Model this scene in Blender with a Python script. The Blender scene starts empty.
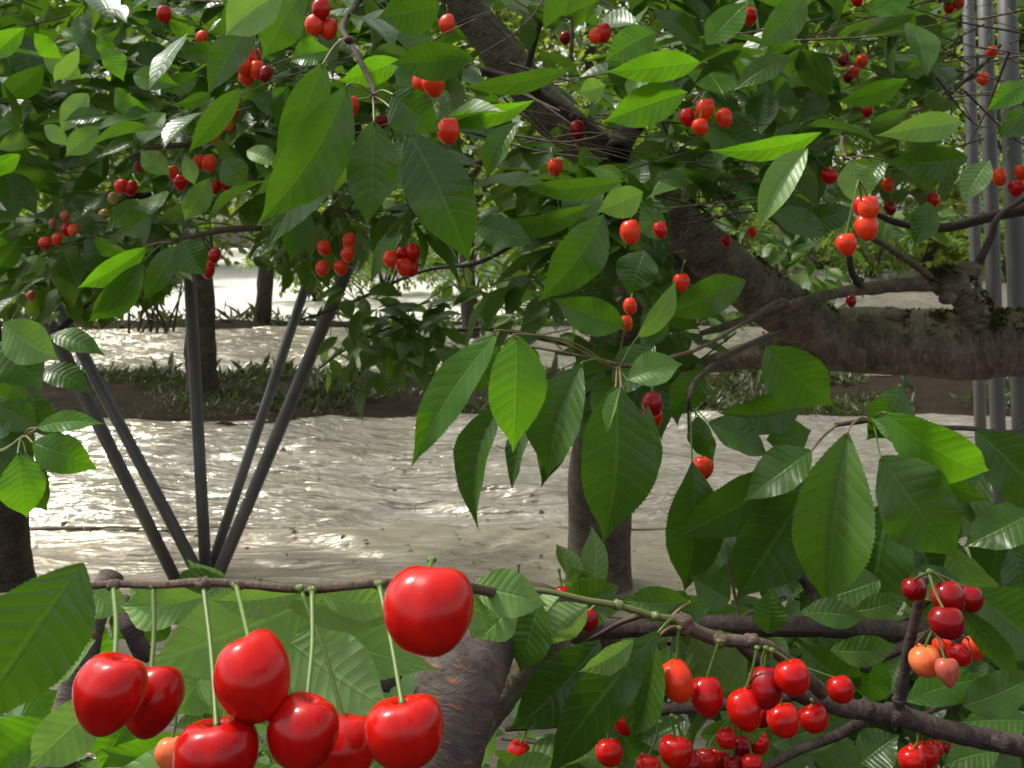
import bpy, math, random
import numpy as np
from mathutils import Vector

random.seed(7)
rng = np.random.default_rng(11)
S = bpy.context.scene
COL = S.collection
F, H, HY = 900.0, 1.5, 215.0            # focal length in pixels, eye height, horizon row


def P(px, py, d):
    """A point d metres in front of the camera, seen at pixel (px, py)."""
    return np.array([(px - 512.0) / F * d, d, H + (HY - py) / F * d])


CAM = np.array([0.0, 0.0, H])


def nrm(v):
    v = np.asarray(v, float)
    return v / max(np.linalg.norm(v), 1e-9)


# ------------------------------------------------------------------ materials
def newmat(name):
    m = bpy.data.materials.new(name)
    m.use_nodes = True
    m.node_tree.nodes.clear()
    return m, m.node_tree.nodes, m.node_tree.links


def math_node(N, L, op, a, b=None, c=None, clamp=False):
    n = N.new('ShaderNodeMath')
    n.operation = op
    n.use_clamp = clamp
    for i, v in enumerate((a, b, c)):
        if v is None:
            continue
        if isinstance(v, (int, float)):
            n.inputs[i].default_value = v
        else:
            L.new(v, n.inputs[i])
    return n.outputs[0]


def mix_col(N, L, fac, a, b, mode='MIX'):
    n = N.new('ShaderNodeMix')
    n.data_type = 'RGBA'
    n.blend_type = mode
    for sock, v in ((n.inputs[0], fac), (n.inputs[6], a), (n.inputs[7], b)):
        if isinstance(v, (int, float)):
            sock.default_value = v
        elif isinstance(v, tuple):
            sock.default_value = (*v, 1)
        else:
            L.new(v, sock)
    return n.outputs[2]


def ramp(N, L, src, stops):
    n = N.new('ShaderNodeValToRGB')
    e = n.color_ramp.elements
    while len(e) < len(stops):
        e.new(0.5)
    for el, (p, c) in zip(e, stops):
        el.position = p
        el.color = (*c, 1) if isinstance(c, tuple) else (c, c, c, 1)
    L.new(src, n.inputs[0])
    return n.outputs[0]


def noise(N, L, vec, scale, detail=4, rough=.55, dist=0.0):
    n = N.new('ShaderNodeTexNoise')
    n.inputs['Scale'].default_value = scale
    n.inputs['Detail'].default_value = detail
    n.inputs['Roughness'].default_value = rough
    n.inputs['Distortion'].default_value = dist
    if vec is not None:
        L.new(vec, n.inputs['Vector'])
    return n.outputs['Fac']


def mapping(N, L, vec, scale=(1, 1, 1), rot=(0, 0, 0)):
    n = N.new('ShaderNodeMapping')
    n.inputs['Scale'].default_value = scale
    n.inputs['Rotation'].default_value = rot
    L.new(vec, n.inputs['Vector'])
    return n.outputs[0]


def bump(N, L, h, strength, dist):
    n = N.new('ShaderNodeBump')
    n.inputs['Strength'].default_value = strength
    n.inputs['Distance'].default_value = dist
    L.new(h, n.inputs['Height'])
    return n.outputs[0]


def leaf_mat(name, dark, light, under, transl, tcol, near=True, rough=.30, spec=.42):
    m, N, L = newmat(name)
    uv = N.new('ShaderNodeUVMap').outputs[0]
    sep = N.new('ShaderNodeSeparateXYZ')
    L.new(uv, sep.inputs[0])
    u, v = sep.outputs[0], sep.outputs[1]
    at = N.new('ShaderNodeAttribute')
    at.attribute_name = 'rnd'
    rnd = at.outputs['Fac']
    col = mix_col(N, L, rnd, dark, light)
    geo = N.new('ShaderNodeNewGeometry')
    nb = None
    if near:
        av = math_node(N, L, 'ABSOLUTE', math_node(N, L, 'MULTIPLY_ADD', v, 2.0, -1.0))
        curve = math_node(N, L, 'MULTIPLY', math_node(N, L, 'POWER', av, 1.25), -1.35)
        t = math_node(N, L, 'ADD', math_node(N, L, 'MULTIPLY', u, 10.5), curve)
        fr = math_node(N, L, 'ABSOLUTE', math_node(N, L, 'SUBTRACT', math_node(N, L, 'FRACT', t), .5))
        lat = ramp(N, L, math_node(N, L, 'MULTIPLY', fr, 2.0), [(0.0, 1.0), (.10, .35), (.22, 0.0)])
        mid = ramp(N, L, av, [(0.0, 1.0), (.035, .9), (.075, 0.0)])
        vein = math_node(N, L, 'MAXIMUM', math_node(N, L, 'MULTIPLY', lat, .55), mid)
        tc = N.new('ShaderNodeTexCoord').outputs['Object']
        blot = noise(N, L, tc, 45, 3)
        spots = noise(N, L, tc, 420, 2)
        col = mix_col(N, L, math_node(N, L, 'MULTIPLY', blot, .35), col, light)
        col = mix_col(N, L, ramp(N, L, spots, [(.66, 0.0), (.74, .35)]), col, (.12, .13, .04))
        col = mix_col(N, L, math_node(N, L, 'MULTIPLY', vein, .34), col, tuple(c * 1.7 + .015 for c in light))
        hgt = math_node(N, L, 'ADD',
                        math_node(N, L, 'MULTIPLY', math_node(N, L, 'POWER', math_node(N, L, 'MULTIPLY', fr, 2.0), .35), .8),
                        math_node(N, L, 'MULTIPLY', mid, -.7))
        hgt = math_node(N, L, 'ADD', hgt, math_node(N, L, 'MULTIPLY', noise(N, L, tc, 260, 3), .35))
        nb = bump(N, L, hgt, .62, .0008)
        undc = mix_col(N, L, math_node(N, L, 'MULTIPLY', vein, .5), under, tuple(min(1, c * 1.5) for c in under))
    else:
        undc = under
    col = mix_col(N, L, geo.outputs['Backfacing'], col, undc)
    pb = N.new('ShaderNodeBsdfPrincipled')
    L.new(col, pb.inputs['Base Color'])
    pb.inputs['Specular IOR Level'].default_value = spec
    rr = math_node(N, L, 'MULTIPLY_ADD', rnd, .14, rough - .04)
    L.new(math_node(N, L, 'ADD', rr, math_node(N, L, 'MULTIPLY', geo.outputs['Backfacing'], .2)), pb.inputs['Roughness'])
    tr = N.new('ShaderNodeBsdfTranslucent')
    L.new(mix_col(N, L, rnd, tuple(c * .8 for c in tcol), tcol), tr.inputs['Color'])
    if nb is not None:
        L.new(nb, pb.inputs['Normal'])
        L.new(nb, tr.inputs['Normal'])
    mx = N.new('ShaderNodeMixShader')
    mx.inputs[0].default_value = transl
    L.new(pb.outputs[0], mx.inputs[1])
    L.new(tr.outputs[0], mx.inputs[2])
    out = N.new('ShaderNodeOutputMaterial')
    L.new(mx.outputs[0], out.inputs[0])
    return m


def simple_mat(name, col, rough=.5, metallic=0, spec=.5, nscale=None, namount=.25, bumpk=0, bscale=200, coords='Object'):
    m, N, L = newmat(name)
    pb = N.new('ShaderNodeBsdfPrincipled')
    tc = N.new('ShaderNodeTexCoord').outputs[coords]
    if nscale:
        c = mix_col(N, L, noise(N, L, tc, nscale, 5), tuple(x * (1 - namount) for x in col),
                    tuple(min(1, x * (1 + namount)) for x in col))
        L.new(c, pb.inputs['Base Color'])
    else:
        pb.inputs['Base Color'].default_value = (*col, 1)
    pb.inputs['Roughness'].default_value = rough
    pb.inputs['Metallic'].default_value = metallic
    pb.inputs['Specular IOR Level'].default_value = spec
    if bumpk:
        L.new(bump(N, L, noise(N, L, tc, bscale, 4), bumpk, .004), pb.inputs['Normal'])
    out = N.new('ShaderNodeOutputMaterial')
    L.new(pb.outputs[0], out.inputs[0])
    return m


def bark_mat(name, c1, c2, lent, moss, scale=1.0, bk=.8, lentk=.5):
    """UV = (metres round the stem, metres along it)."""
    m, N, L = newmat(name)
    uv = N.new('ShaderNodeUVMap').outputs[0]
    tc = N.new('ShaderNodeTexCoord').outputs['Object']
    n1 = noise(N, L, tc, 14 * scale, 6, .65)
    n2 = noise(N, L, mapping(N, L, uv, (16 * scale, 38 * scale, 1)), 1.0, 6, .7, 1.6)
    n3 = noise(N, L, mapping(N, L, uv, (28 * scale, 150 * scale, 1)), 1.0, 3, .5, .3)
    col = mix_col(N, L, ramp(N, L, n1, [(.32, 0.0), (.68, 1.0)]), c1, c2)
    col = mix_col(N, L, ramp(N, L, n2, [(.45, 0.0), (.68, .75)]), col, tuple(x * .45 for x in c1))
    col = mix_col(N, L, ramp(N, L, n3, [(.60, 0.0), (.66, lentk)]), col, lent)
    if moss:
        geo = N.new('ShaderNodeNewGeometry')
        sp = N.new('ShaderNodeSeparateXYZ')
        L.new(geo.outputs['Normal'], sp.inputs[0])
        up = math_node(N, L, 'MULTIPLY_ADD', sp.outputs[2], .55, .12)
        mk = math_node(N, L, 'ADD', up, math_node(N, L, 'MULTIPLY_ADD', noise(N, L, tc, 22, 6, .7), 1.8, -.95), clamp=True)
        col = mix_col(N, L, mk, col, mix_col(N, L, noise(N, L, tc, 160, 3), (.030, .045, .008), (.10, .115, .03)))
    pb = N.new('ShaderNodeBsdfPrincipled')
    L.new(col, pb.inputs['Base Color'])
    pb.inputs['Roughness'].default_value = .78
    pb.inputs['Specular IOR Level'].default_value = .3
    h = math_node(N, L, 'ADD', math_node(N, L, 'MULTIPLY', n2, .8), math_node(N, L, 'MULTIPLY', n1, .8))
    h = math_node(N, L, 'ADD', h, math_node(N, L, 'MULTIPLY', n3, .5))
    L.new(bump(N, L, h, bk, .012 / scale), pb.inputs['Normal'])
    out = N.new('ShaderNodeOutputMaterial')
    L.new(pb.outputs[0], out.inputs[0])
    return m


def cherry_mat(name, a, b, rough=.14):
    m, N, L = newmat(name)
    tc = N.new('ShaderNodeTexCoord').outputs['Object']
    info = N.new('ShaderNodeObjectInfo').outputs['Random']
    off = N.new('ShaderNodeVectorMath')
    off.operation = 'ADD'
    L.new(tc, off.inputs[0])
    L.new(math_node(N, L, 'MULTIPLY', info, 37.0), off.inputs[1])
    n1 = noise(N, L, mapping(N, L, off.outputs[0], (1, 1, .7)), 1.6, 4, .55, .3)
    n2 = noise(N, L, off.outputs[0], 24, 3)
    f = math_node(N, L, 'ADD', ramp(N, L, n1, [(.28, .15), (.75, .85)]), math_node(N, L, 'MULTIPLY_ADD', info, .5, -.25), clamp=True)
    col = mix_col(N, L, f, a, b)
    col = mix_col(N, L, ramp(N, L, n2, [(.60, 0.0), (.74, .3)]), col, tuple(min(1, x * 1.6 + .02) for x in b))
    pb = N.new('ShaderNodeBsdfPrincipled')
    L.new(col, pb.inputs['Base Color'])
    pb.inputs['Roughness'].default_value = rough + .1
    pb.inputs['Specular IOR Level'].default_value = .15
    pb.inputs['Coat Weight'].default_value = .32
    pb.inputs['Coat Roughness'].default_value = rough * .4
    pb.inputs['Subsurface Weight'].default_value = .05
    pb.inputs['Subsurface Radius'].default_value = (.5, .08, .05)
    pb.inputs['Subsurface Scale'].default_value = .004
    bn = bump(N, L, math_node(N, L, 'ADD', noise(N, L, off.outputs[0], 5, 3), math_node(N, L, 'MULTIPLY', noise(N, L, off.outputs[0], 34, 2), .25)), .03, .03)
    L.new(bn, pb.inputs['Coat Normal'])
    L.new(bn, pb.inputs['Normal'])
    out = N.new('ShaderNodeOutputMaterial')
    L.new(pb.outputs[0], out.inputs[0])
    return m


def sheet_mat(name, c1, c2, rough=.3, met=.35, bk=.5, dirt=.5):
    m, N, L = newmat(name)
    tc = N.new('ShaderNodeTexCoord').outputs['Object']
    n1 = noise(N, L, mapping(N, L, tc, (1.1, 2.2, 1), (0, 0, .12)), 1.0, 6, .65)
    n2 = noise(N, L, mapping(N, L, tc, (1.6, 11, 1), (0, 0, .22)), 1.0, 2.2, .5, 1.3)
    n3 = noise(N, L, mapping(N, L, tc, (9, 34, 1), (0, 0, -.15)), 1.0, 2, .5, 1.0)
    n4 = noise(N, L, tc, 55, 3)
    col = mix_col(N, L, n1, c1, c2)
    dk = ramp(N, L, noise(N, L, mapping(N, L, tc, (2.2, 4.5, 1)), 1.0, 8, .72), [(.50, 0.0), (.72, dirt)])
    col = mix_col(N, L, dk, col, (.16, .13, .09))
    col = mix_col(N, L, ramp(N, L, n4, [(.68, 0.0), (.74, .6)]), col, (.07, .055, .035))
    pb = N.new('ShaderNodeBsdfPrincipled')
    L.new(col, pb.inputs['Base Color'])
    pb.inputs['Metallic'].default_value = met
    L.new(math_node(N, L, 'MULTIPLY_ADD', dk, .45, rough), pb.inputs['Roughness'])
    h = math_node(N, L, 'ADD', math_node(N, L, 'MULTIPLY', n2, 1.0), math_node(N, L, 'MULTIPLY', n3, .22))
    L.new(bump(N, L, h, bk, .06), pb.inputs['Normal'])
    out = N.new('ShaderNodeOutputMaterial')
    L.new(pb.outputs[0], out.inputs[0])
    return m


M = {}
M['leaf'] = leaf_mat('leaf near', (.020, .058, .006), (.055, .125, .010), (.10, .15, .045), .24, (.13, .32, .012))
M['leaf_glow'] = leaf_mat('leaf backlit', (.040, .130, .006), (.070, .19, .010), (.12, .20, .04), .45, (.22, .55, .012))  # backlight put into the colour: brighter, more translucent copy of the near leaf
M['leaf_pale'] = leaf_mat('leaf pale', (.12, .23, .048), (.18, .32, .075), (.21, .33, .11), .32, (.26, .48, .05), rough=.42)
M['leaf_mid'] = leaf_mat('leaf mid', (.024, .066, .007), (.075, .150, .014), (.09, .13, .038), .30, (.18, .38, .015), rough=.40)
M['leaf_far'] = leaf_mat('leaf far', (.048, .105, .012), (.12, .20, .022), (.11, .17, .04), .42, (.36, .52, .04), near=False, rough=.45)
M['leaf_hill'] = leaf_mat('leaf hill', (.075, .13, .014), (.20, .27, .030), (.14, .19, .04), .42, (.50, .58, .05), near=False, rough=.5)
M['stem'] = simple_mat('stem green', (.085, .145, .022), .45, nscale=60, namount=.4)
M['stem_red'] = simple_mat('stem reddish', (.17, .12, .045), .5, nscale=60, namount=.4)
M['twig'] = bark_mat('twig bark', (.075, .050, .034), (.15, .11, .08), (.20, .15, .10), False, 4, .6)
M['twig_green'] = simple_mat('young shoot', (.13, .15, .04), .5, nscale=40, namount=.4)
M['twig_dark'] = bark_mat('dark twig bark', (.030, .020, .018), (.085, .06, .05), (.13, .10, .08), False, 4, .7)
M['bark'] = bark_mat('mossy bark', (.070, .055, .038), (.25, .20, .15), (.33, .28, .21), True, 1.0, 1.0)
M['bark_trunk'] = bark_mat('trunk bark', (.040, .031, .021), (.115, .090, .062), (.16, .13, .09), False, 1.0, 1.0)
M['bark_dark'] = bark_mat('dark bark', (.022, .017, .012), (.07, .055, .036), (.08, .06, .045), False, 1.0, .9)
M['bark_grey'] = bark_mat('smooth grey bark', (.060, .047, .038), (.125, .098, .083), (.24, .085, .04), False, 2.2, .5, 1.0)
M['moss_blade'] = leaf_mat('moss', (.022, .026, .006), (.085, .090, .026), (.05, .055, .015), .2, (.09, .11, .02), near=False, rough=.8, spec=.1)
M['cavity_shade'] = simple_mat('hollow shade', (.006, .005, .004), .9, spec=.1)
M['pole'] = simple_mat('galvanised steel', (.10, .10, .10), .5, .35, .5, 7, .5, .15, 40)
M['cherry'] = cherry_mat('cherry red', (.30, .001, .002), (.58, .010, .004))
M['cherry_deep'] = cherry_mat('cherry deep red', (.15, .002, .004), (.30, .004, .005))
M['cherry_bright'] = cherry_mat('cherry scarlet', (.62, .020, .004), (.78, .065, .012), .2)
M['cherry_orange'] = cherry_mat('cherry orange', (.68, .07, .02), (.78, .19, .06), .2)
M['cherry_yellow'] = cherry_mat('cherry unripe', (.62, .42, .10), (.72, .42, .16), .25)
M['cherry_dull'] = cherry_mat('cherry dull', (.34, .05, .03), (.48, .12, .07), .3)
M['soil'] = simple_mat('soil', (.020, .015, .009), .95, spec=.1, nscale=5, namount=.6, bumpk=.8, bscale=30)
M['grass'] = leaf_mat('grass', (.022, .036, .008), (.075, .080, .022), (.05, .065, .02), .2, (.12, .18, .03), near=False)
M['debris'] = simple_mat('dry litter', (.055, .036, .022), .8, nscale=30, namount=.6)
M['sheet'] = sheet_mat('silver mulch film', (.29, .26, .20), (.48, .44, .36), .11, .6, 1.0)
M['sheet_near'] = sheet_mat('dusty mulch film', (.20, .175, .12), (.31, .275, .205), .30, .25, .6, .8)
M['sheet_far'] = sheet_mat('sunlit mulch film', (.70, .67, .60), (.80, .78, .72), .4, .1, .4, .25)  # mulch film with the sun's glare put into a near-white base colour


# ------------------------------------------------------------------ meshes
class MB:
    """Collects tubes and loose faces into one mesh, with metric UVs."""
    def __init__(s):
        s.v, s.f, s.uv, s.n = [], [], [], 0

    def add(s, v, f, uv):
        v = np.asarray(v, float)
        s.f += [tuple(i + s.n for i in q) for q in f]
        s.v.append(v)
        s.uv.append(np.asarray(uv, float))
        s.n += len(v)

    def tube(s, pts, radii, sides=10, rough=0.0, sub=6, cap=True, seed=0):
        pts = np.asarray(pts, float)
        radii = np.asarray(radii, float) if np.ndim(radii) else np.full(len(pts), float(radii))
        if len(pts) > 2 and sub > 1:
            p = np.vstack([2 * pts[0] - pts[1], pts, 2 * pts[-1] - pts[-2]])
            out, ro = [], []
            for i in range(len(pts) - 1):
                a, b, c, d = p[i:i + 4]
                for t in np.linspace(0, 1, sub, endpoint=False):
                    out.append(.5 * ((2 * b) + (c - a) * t + (2 * a - 5 * b + 4 * c - d) * t * t + (-a + 3 * b - 3 * c + d) * t ** 3))
                    ro.append(radii[i] * (1 - t) + radii[i + 1] * t)
            out.append(pts[-1])
            ro.append(radii[-1])
            pts, radii = np.array(out), np.array(ro)
        elif sub > 1:
            t = np.linspace(0, 1, sub + 1)[:, None]
            pts, radii = pts[0] * (1 - t) + pts[1] * t, radii[0] * (1 - t[:, 0]) + radii[1] * t[:, 0]
        n = len(pts)
        tan = np.gradient(pts, axis=0)
        tan /= np.maximum(np.linalg.norm(tan, axis=1), 1e-9)[:, None]
        ref = np.array([0, 0, 1.0]) if abs(tan[0][2]) < .9 else np.array([1.0, 0, 0])
        x = nrm(np.cross(tan[0], ref))
        length = np.concatenate([[0], np.cumsum(np.linalg.norm(np.diff(pts, axis=0), axis=1))])
        ang = np.linspace(0, 2 * np.pi, sides + 1)
        r2 = np.random.default_rng(abs(seed) + 5)
        ph = r2.uniform(0, 6.28, 8)
        V, U = [], []
        for i in range(n):
            x = nrm(x - tan[i] * np.dot(x, tan[i]))
            y = np.cross(tan[i], x)
            rr = np.full(sides + 1, radii[i])
            if rough:
                q = length[i] / max(radii.mean(), 1e-4)
                k = (np.sin(ang * 2 + q * .7 + ph[0]) * .5 + np.sin(ang * 3 - q * 1.3 + ph[1]) * .4 + np.sin(ang * 1 + q * .45 + ph[2]) * .7
                     + np.sin(ang * 5 + q * 2.3 + ph[3]) * .25 + np.sin(q * 1.9 + ph[4]) * .5)
                rr = rr * (1 + rough * (k + r2.normal(0, .12, sides + 1)))
                rr[-1] = rr[0]
            V.append(pts[i] + np.outer(np.cos(ang) * rr, x) + np.outer(np.sin(ang) * rr, y))
            U.append(np.stack([ang * radii.mean(), np.full(sides + 1, length[i])], 1))
        w = sides + 1
        faces = [(i * w + j, i * w + j + 1, (i + 1) * w + j + 1, (i + 1) * w + j) for i in range(n - 1) for j in range(sides)]
        V, U = np.vstack(V), np.vstack(U)
        if cap:
            for k, row in ((0, 0), (1, n - 1)):
                c = len(V)
                V = np.vstack([V, pts[row][None]])
                U = np.vstack([U, [[0, length[row]]]])
                for j in range(sides):
                    a, b = row * w + j, row * w + j + 1
                    faces.append((b, a, c) if k == 0 else (a, b, c))
        s.add(V, faces, U)

    def knob(s, c, r, seed=0, sq=(1, 1, 1), rough=.18):
        r2 = np.random.default_rng(abs(seed))
        nu, nv = 14, 9
        V, U, Fc = [], [], []
        for i in range(nv + 1):
            th = math.pi * i / nv
            for j in range(nu + 1):
                ph = 2 * math.pi * j / nu
                k = 1 + rough * (math.sin(3 * ph + seed) * math.sin(2 * th) + .6 * math.sin(5 * ph - seed) * math.sin(th))
                V.append([c[0] + r * sq[0] * k * math.sin(th) * math.cos(ph), c[1] + r * sq[1] * k * math.sin(th) * math.sin(ph), c[2] + r * sq[2] * k * math.cos(th)])
                U.append([ph * r, th * r])
        for i in range(nv):
            for j in range(nu):
                a = i * (nu + 1) + j
                Fc.append((a, a + nu + 1, a + nu + 2, a + 1))
        s.add(V, Fc, U)

    def build(s, name, mat, root=None, smooth=True):
        v = np.vstack(s.v)
        uv = np.vstack(s.uv)
        o = raw_mesh(name, v, s.f, uv, mat, root, smooth)
        return o


def raw_mesh(name, v, faces, uv, mat, root=None, smooth=True, rnd=None):
    loc = np.array(root.matrix_world.translation) if root is not None else np.zeros(3)
    if root is not None:
        loc = np.array(root['_at'])
    me = bpy.data.meshes.new(name)
    v = v - loc
    ln = np.array([len(f) for f in faces], np.int32)
    flat = np.fromiter((i for f in faces for i in f), np.int32, int(ln.sum())) if not isinstance(faces, np.ndarray) else faces.astype(np.int32).ravel()
    me.vertices.add(len(v))
    me.vertices.foreach_set('co', v.astype(np.float32).ravel())
    me.loops.add(len(flat))
    me.loops.foreach_set('vertex_index', flat)
    me.polygons.add(len(ln))
    me.polygons.foreach_set('loop_start', np.concatenate([[0], np.cumsum(ln)[:-1]]).astype(np.int32))
    me.polygons.foreach_set('loop_total', ln)
    if uv is not None:
        l = me.uv_layers.new(name='UVMap')
        l.data.foreach_set('uv', uv[flat].astype(np.float32).ravel())
    if rnd is not None:
        a = me.attributes.new('rnd', 'FLOAT', 'POINT')
        a.data.foreach_set('value', np.asarray(rnd, np.float32))
    me.update(calc_edges=True)
    me.validate()
    if smooth:
        me.polygons.foreach_set('use_smooth', np.ones(len(me.polygons), bool))
    for m in (mat if isinstance(mat, (list, tuple)) else [mat]):
        me.materials.append(m)
    o = bpy.data.objects.new(name, me)
    COL.objects.link(o)
    if root is not None:
        o.parent = root
    return o


def thing(name, label, cat, loc, group=None):
    o = bpy.data.objects.new(name, None)
    COL.objects.link(o)
    o.location = loc
    o.empty_display_size = .05
    o['_at'] = [float(c) for c in loc]
    o['label'] = label
    o['category'] = cat
    if group:
        o['group'] = group
    return o


# ------------------------------------------------------------------ leaves
PU = np.array([0, .04, .10, .2, .32, .45, .58, .70, .80, .88, .94, 1.0])
PW = np.array([0, .17, .40, .72, .93, 1.0, .94, .75, .48, .22, .085, 0.0])


def wprof(u, skew=0.0):
    uu = np.clip(u, 0, 1) ** (1.0 + skew)
    return np.interp(uu, PU, PW)


def leaf_grid(nu, nv, serr=0.0):
    u = np.linspace(0, 1, nu + 1)
    v = np.linspace(-1, 1, nv + 1)
    uu, vv = np.meshgrid(u, v, indexing='ij')
    s = np.ones_like(uu)
    if serr:
        z = np.where(np.arange(nu + 1) % 2 == 0, 1 + serr, 1 - serr)[:, None]
        s = np.where(np.abs(vv) > .99, z, 1.0)
    w = nv + 1
    i, j = np.meshgrid(np.arange(nu), np.arange(nv), indexing='ij')
    a = (i * w + j).ravel()
    return uu.ravel(), vv.ravel(), s.ravel(), np.stack([a, a + w, a + w + 1, a + 1], 1)


def leaves(name, B, A, Nn, Ln, W, arch, fold, mat, root, nu=6, nv=2, serr=0.0, sway=None, ripple=None, rnd=None, skew=None, kind=None, twist=None):
    """Many leaf blades in one mesh: base, unit axis, unit normal, length, full width, arch, fold per leaf."""
    n = len(B)
    uu, vv, ss, q = leaf_grid(nu, nv, serr)
    k = len(uu)
    sway = np.zeros(n) if sway is None else sway
    ripple = np.zeros(n) if ripple is None else ripple
    rnd = rng.uniform(0, 1, n) if rnd is None else rnd
    skew = np.zeros(n) if skew is None else skew
    side = np.cross(Nn, A)
    prof = np.stack([wprof(uu, sk) for sk in skew]) if n < 4000 else np.repeat(wprof(uu)[None], n, 0)
    half = prof * ss[None] * W[:, None] * .5
    par = 4 * uu * (1 - uu)
    tw = (rng.normal(0, .35, n) if twist is None else twist)[:, None] * (uu[None] - .4)
    rp = rng.uniform(0, 6.28, n)[:, None]
    half = half * (1 + .05 * np.sin(uu[None] * 7 + rp + vv[None]))
    sd = side[:, None, :] * np.cos(tw)[..., None] + Nn[:, None, :] * np.sin(tw)[..., None]
    pos = (B[:, None, :] + A[:, None, :] * (Ln[:, None] * uu[None])[..., None]
           + Nn[:, None, :] * (arch[:, None] * Ln[:, None] * par[None] + fold[:, None] * np.abs(vv)[None] * half
                               + ripple[:, None] * W[:, None] * (np.sin(uu * 17 + rnd[:, None] * 20)) * (vv ** 2) * prof)[..., None]
           + sd * (half * vv[None])[..., None] + side[:, None, :] * (sway[:, None] * Ln[:, None] * par[None])[..., None])
    V = pos.reshape(-1, 3)
    uv = np.tile(np.stack([uu, vv * .5 + .5], 1), (n, 1))
    faces = (q[None] + (np.arange(n) * k)[:, None, None]).reshape(-1, 4)
    o = raw_mesh(name, V, faces, uv, mat, root, True, np.repeat(rnd, k))
    if kind:
        o['kind'] = kind
    return o


def rot(v, a, ang):
    return v * math.cos(ang) + np.cross(a, v) * math.sin(ang) + a * np.dot(a, v) * (1 - math.cos(ang))


def near_leaf(root, b, t, w, d, dd=0.0, roll=0, mat='leaf', arch=None, fold=.18, sway=0.0, spur=None, back=False, tone=None, spd=None, rip=.02):
    """One leaf with its stalk as one mesh; b and t are where its base and tip appear, d its distance."""
    Bp, Tp = P(*b, d), P(*t, d + dd)
    a = nrm(Tp - Bp)
    Ln = np.linalg.norm(Tp - Bp)
    c = nrm(CAM - (Bp + Tp) / 2)
    n = nrm(c - a * np.dot(c, a))
    n = rot(n, a, math.radians(roll))
    Wd = w / F * (d + dd / 2)
    if back:
        n = -n
        arch = -.06 if arch is None else -arch
    arch = random.uniform(.03, .15) if arch is None else arch
    hi = d < 1.6
    tone = random.random() if tone is None else tone
    o = leaves('leaf', Bp[None], a[None], n[None], np.array([Ln]), np.array([Wd]), np.array([arch]), np.array([fold * random.uniform(.5, 2.2)]), M[mat], root,
               nu=76 if hi else 20, nv=8 if hi else 4, serr=.021 if hi else 0, sway=np.array([sway + random.uniform(-.035, .035)]),
               ripple=np.array([rip * random.uniform(.8, 2.4)]), twist=np.array([random.uniform(-.6, .6)]), rnd=np.array([tone]), skew=np.array([random.uniform(-.12, .14)]))
    if spur is not None:
        sp = P(*spur, spd if spd else d) if len(spur) == 2 else P(*spur)
        mb = MB()
        mid = (sp + Bp) / 2 + np.array([0, 0, .06 * np.linalg.norm(sp - Bp)])
        mb.tube([sp, mid, Bp, Bp + a * Ln * .05], [.0011, .0010, .0009, .0007], 6, sub=4)
        mb.build('leaf_stalk', M['stem_red' if random.random() < .5 else 'stem'], o_root(o, root))
    return o


def o_root(o, root):
    o['_at'] = root['_at']
    return o


def spray_leaves(centers, dirs, nper, lmin, lmax, r=None, spread=1.0):
    """Leaf arrays for leafy shoots: leaves alternate along a short shoot, droop and look up."""
    r = r or rng
    B, A, N_, Ln, W = [], [], [], [], []
    for c, dv in zip(centers, dirs):
        k = r.integers(nper[0], nper[1] + 1)
        ln = r.uniform(.10, .24) * spread
        for i in range(k):
            t = i / max(k - 1, 1)
            base = c + dv * ln * (t - .3)
            ang = r.uniform(0, 2 * np.pi)
            out = np.array([math.cos(ang), math.sin(ang), r.uniform(-1.0, .15)])
            a = nrm(out * (1.0 - .4 * t) + dv * (.35 + .6 * t))
            up = np.array([r.normal(0, .35), r.normal(0, .35) - .25, 1.0])
            n = nrm(up - a * np.dot(up, a))
            L_ = r.uniform(lmin, lmax)
            B.append(base + a * .02)
            A.append(a)
            N_.append(n)
            Ln.append(L_)
            W.append(L_ * r.uniform(.36, .52))
    return np.array(B), np.array(A), np.array(N_), np.array(Ln), np.array(W)


def foliage(root, centers, dirs, nper, lmin, lmax, mat, name='foliage', nu=6, nv=2, twigs=None, spread=1.0, twig_mat='twig', prune=False):
    B, A, N_, Ln, W = spray_leaves(centers, dirs, nper, lmin, lmax, spread=spread)
    if prune:
        K = np.array(KEEP)
        ok = np.ones(len(B), bool)
        for t in (0, .25, .5, .75, 1):
            q = B + A * (Ln * t)[:, None]
            dy = np.maximum(q[:, 1], .05)
            px, py = q[:, 0] / dy * F + 512, HY - (q[:, 2] - H) / dy * F
            hw = W * F / dy * .42 * (1 - abs(t - .5))
            hit = (np.hypot(px[:, None] - K[None, :, 0], py[:, None] - K[None, :, 1]) < K[None, :, 2] + hw[:, None]) & (dy[:, None] < K[None, :, 3] + .03)
            ok &= ~hit.any(1)
        B, A, N_, Ln, W = B[ok], A[ok], N_[ok], Ln[ok], W[ok]
    n = len(B)
    o = leaves(name, B, A, N_, Ln, W, rng.uniform(.0, .12, n), rng.uniform(.1, .45, n), M[mat], root, nu, nv,
               sway=rng.normal(0, .03, n), ripple=rng.uniform(0, .03, n), skew=rng.uniform(-.12, .15, n))
    o['kind'] = 'stuff'
    if twigs:
        mb = MB()
        for c, dv in zip(centers, dirs):
            ln = .15 * spread
            e = c + dv * ln * .6
            s = c - dv * ln * .8 + np.array([0, 0, rng.uniform(-.02, .05)])
            mb.tube([s, c + rng.normal(0, .008, 3), e], [twigs * 1.5, twigs, twigs * .5], 5, sub=3, cap=False)
        t = mb.build('twigs', M[twig_mat], root)
        t['kind'] = 'stuff'
    return o


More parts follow.
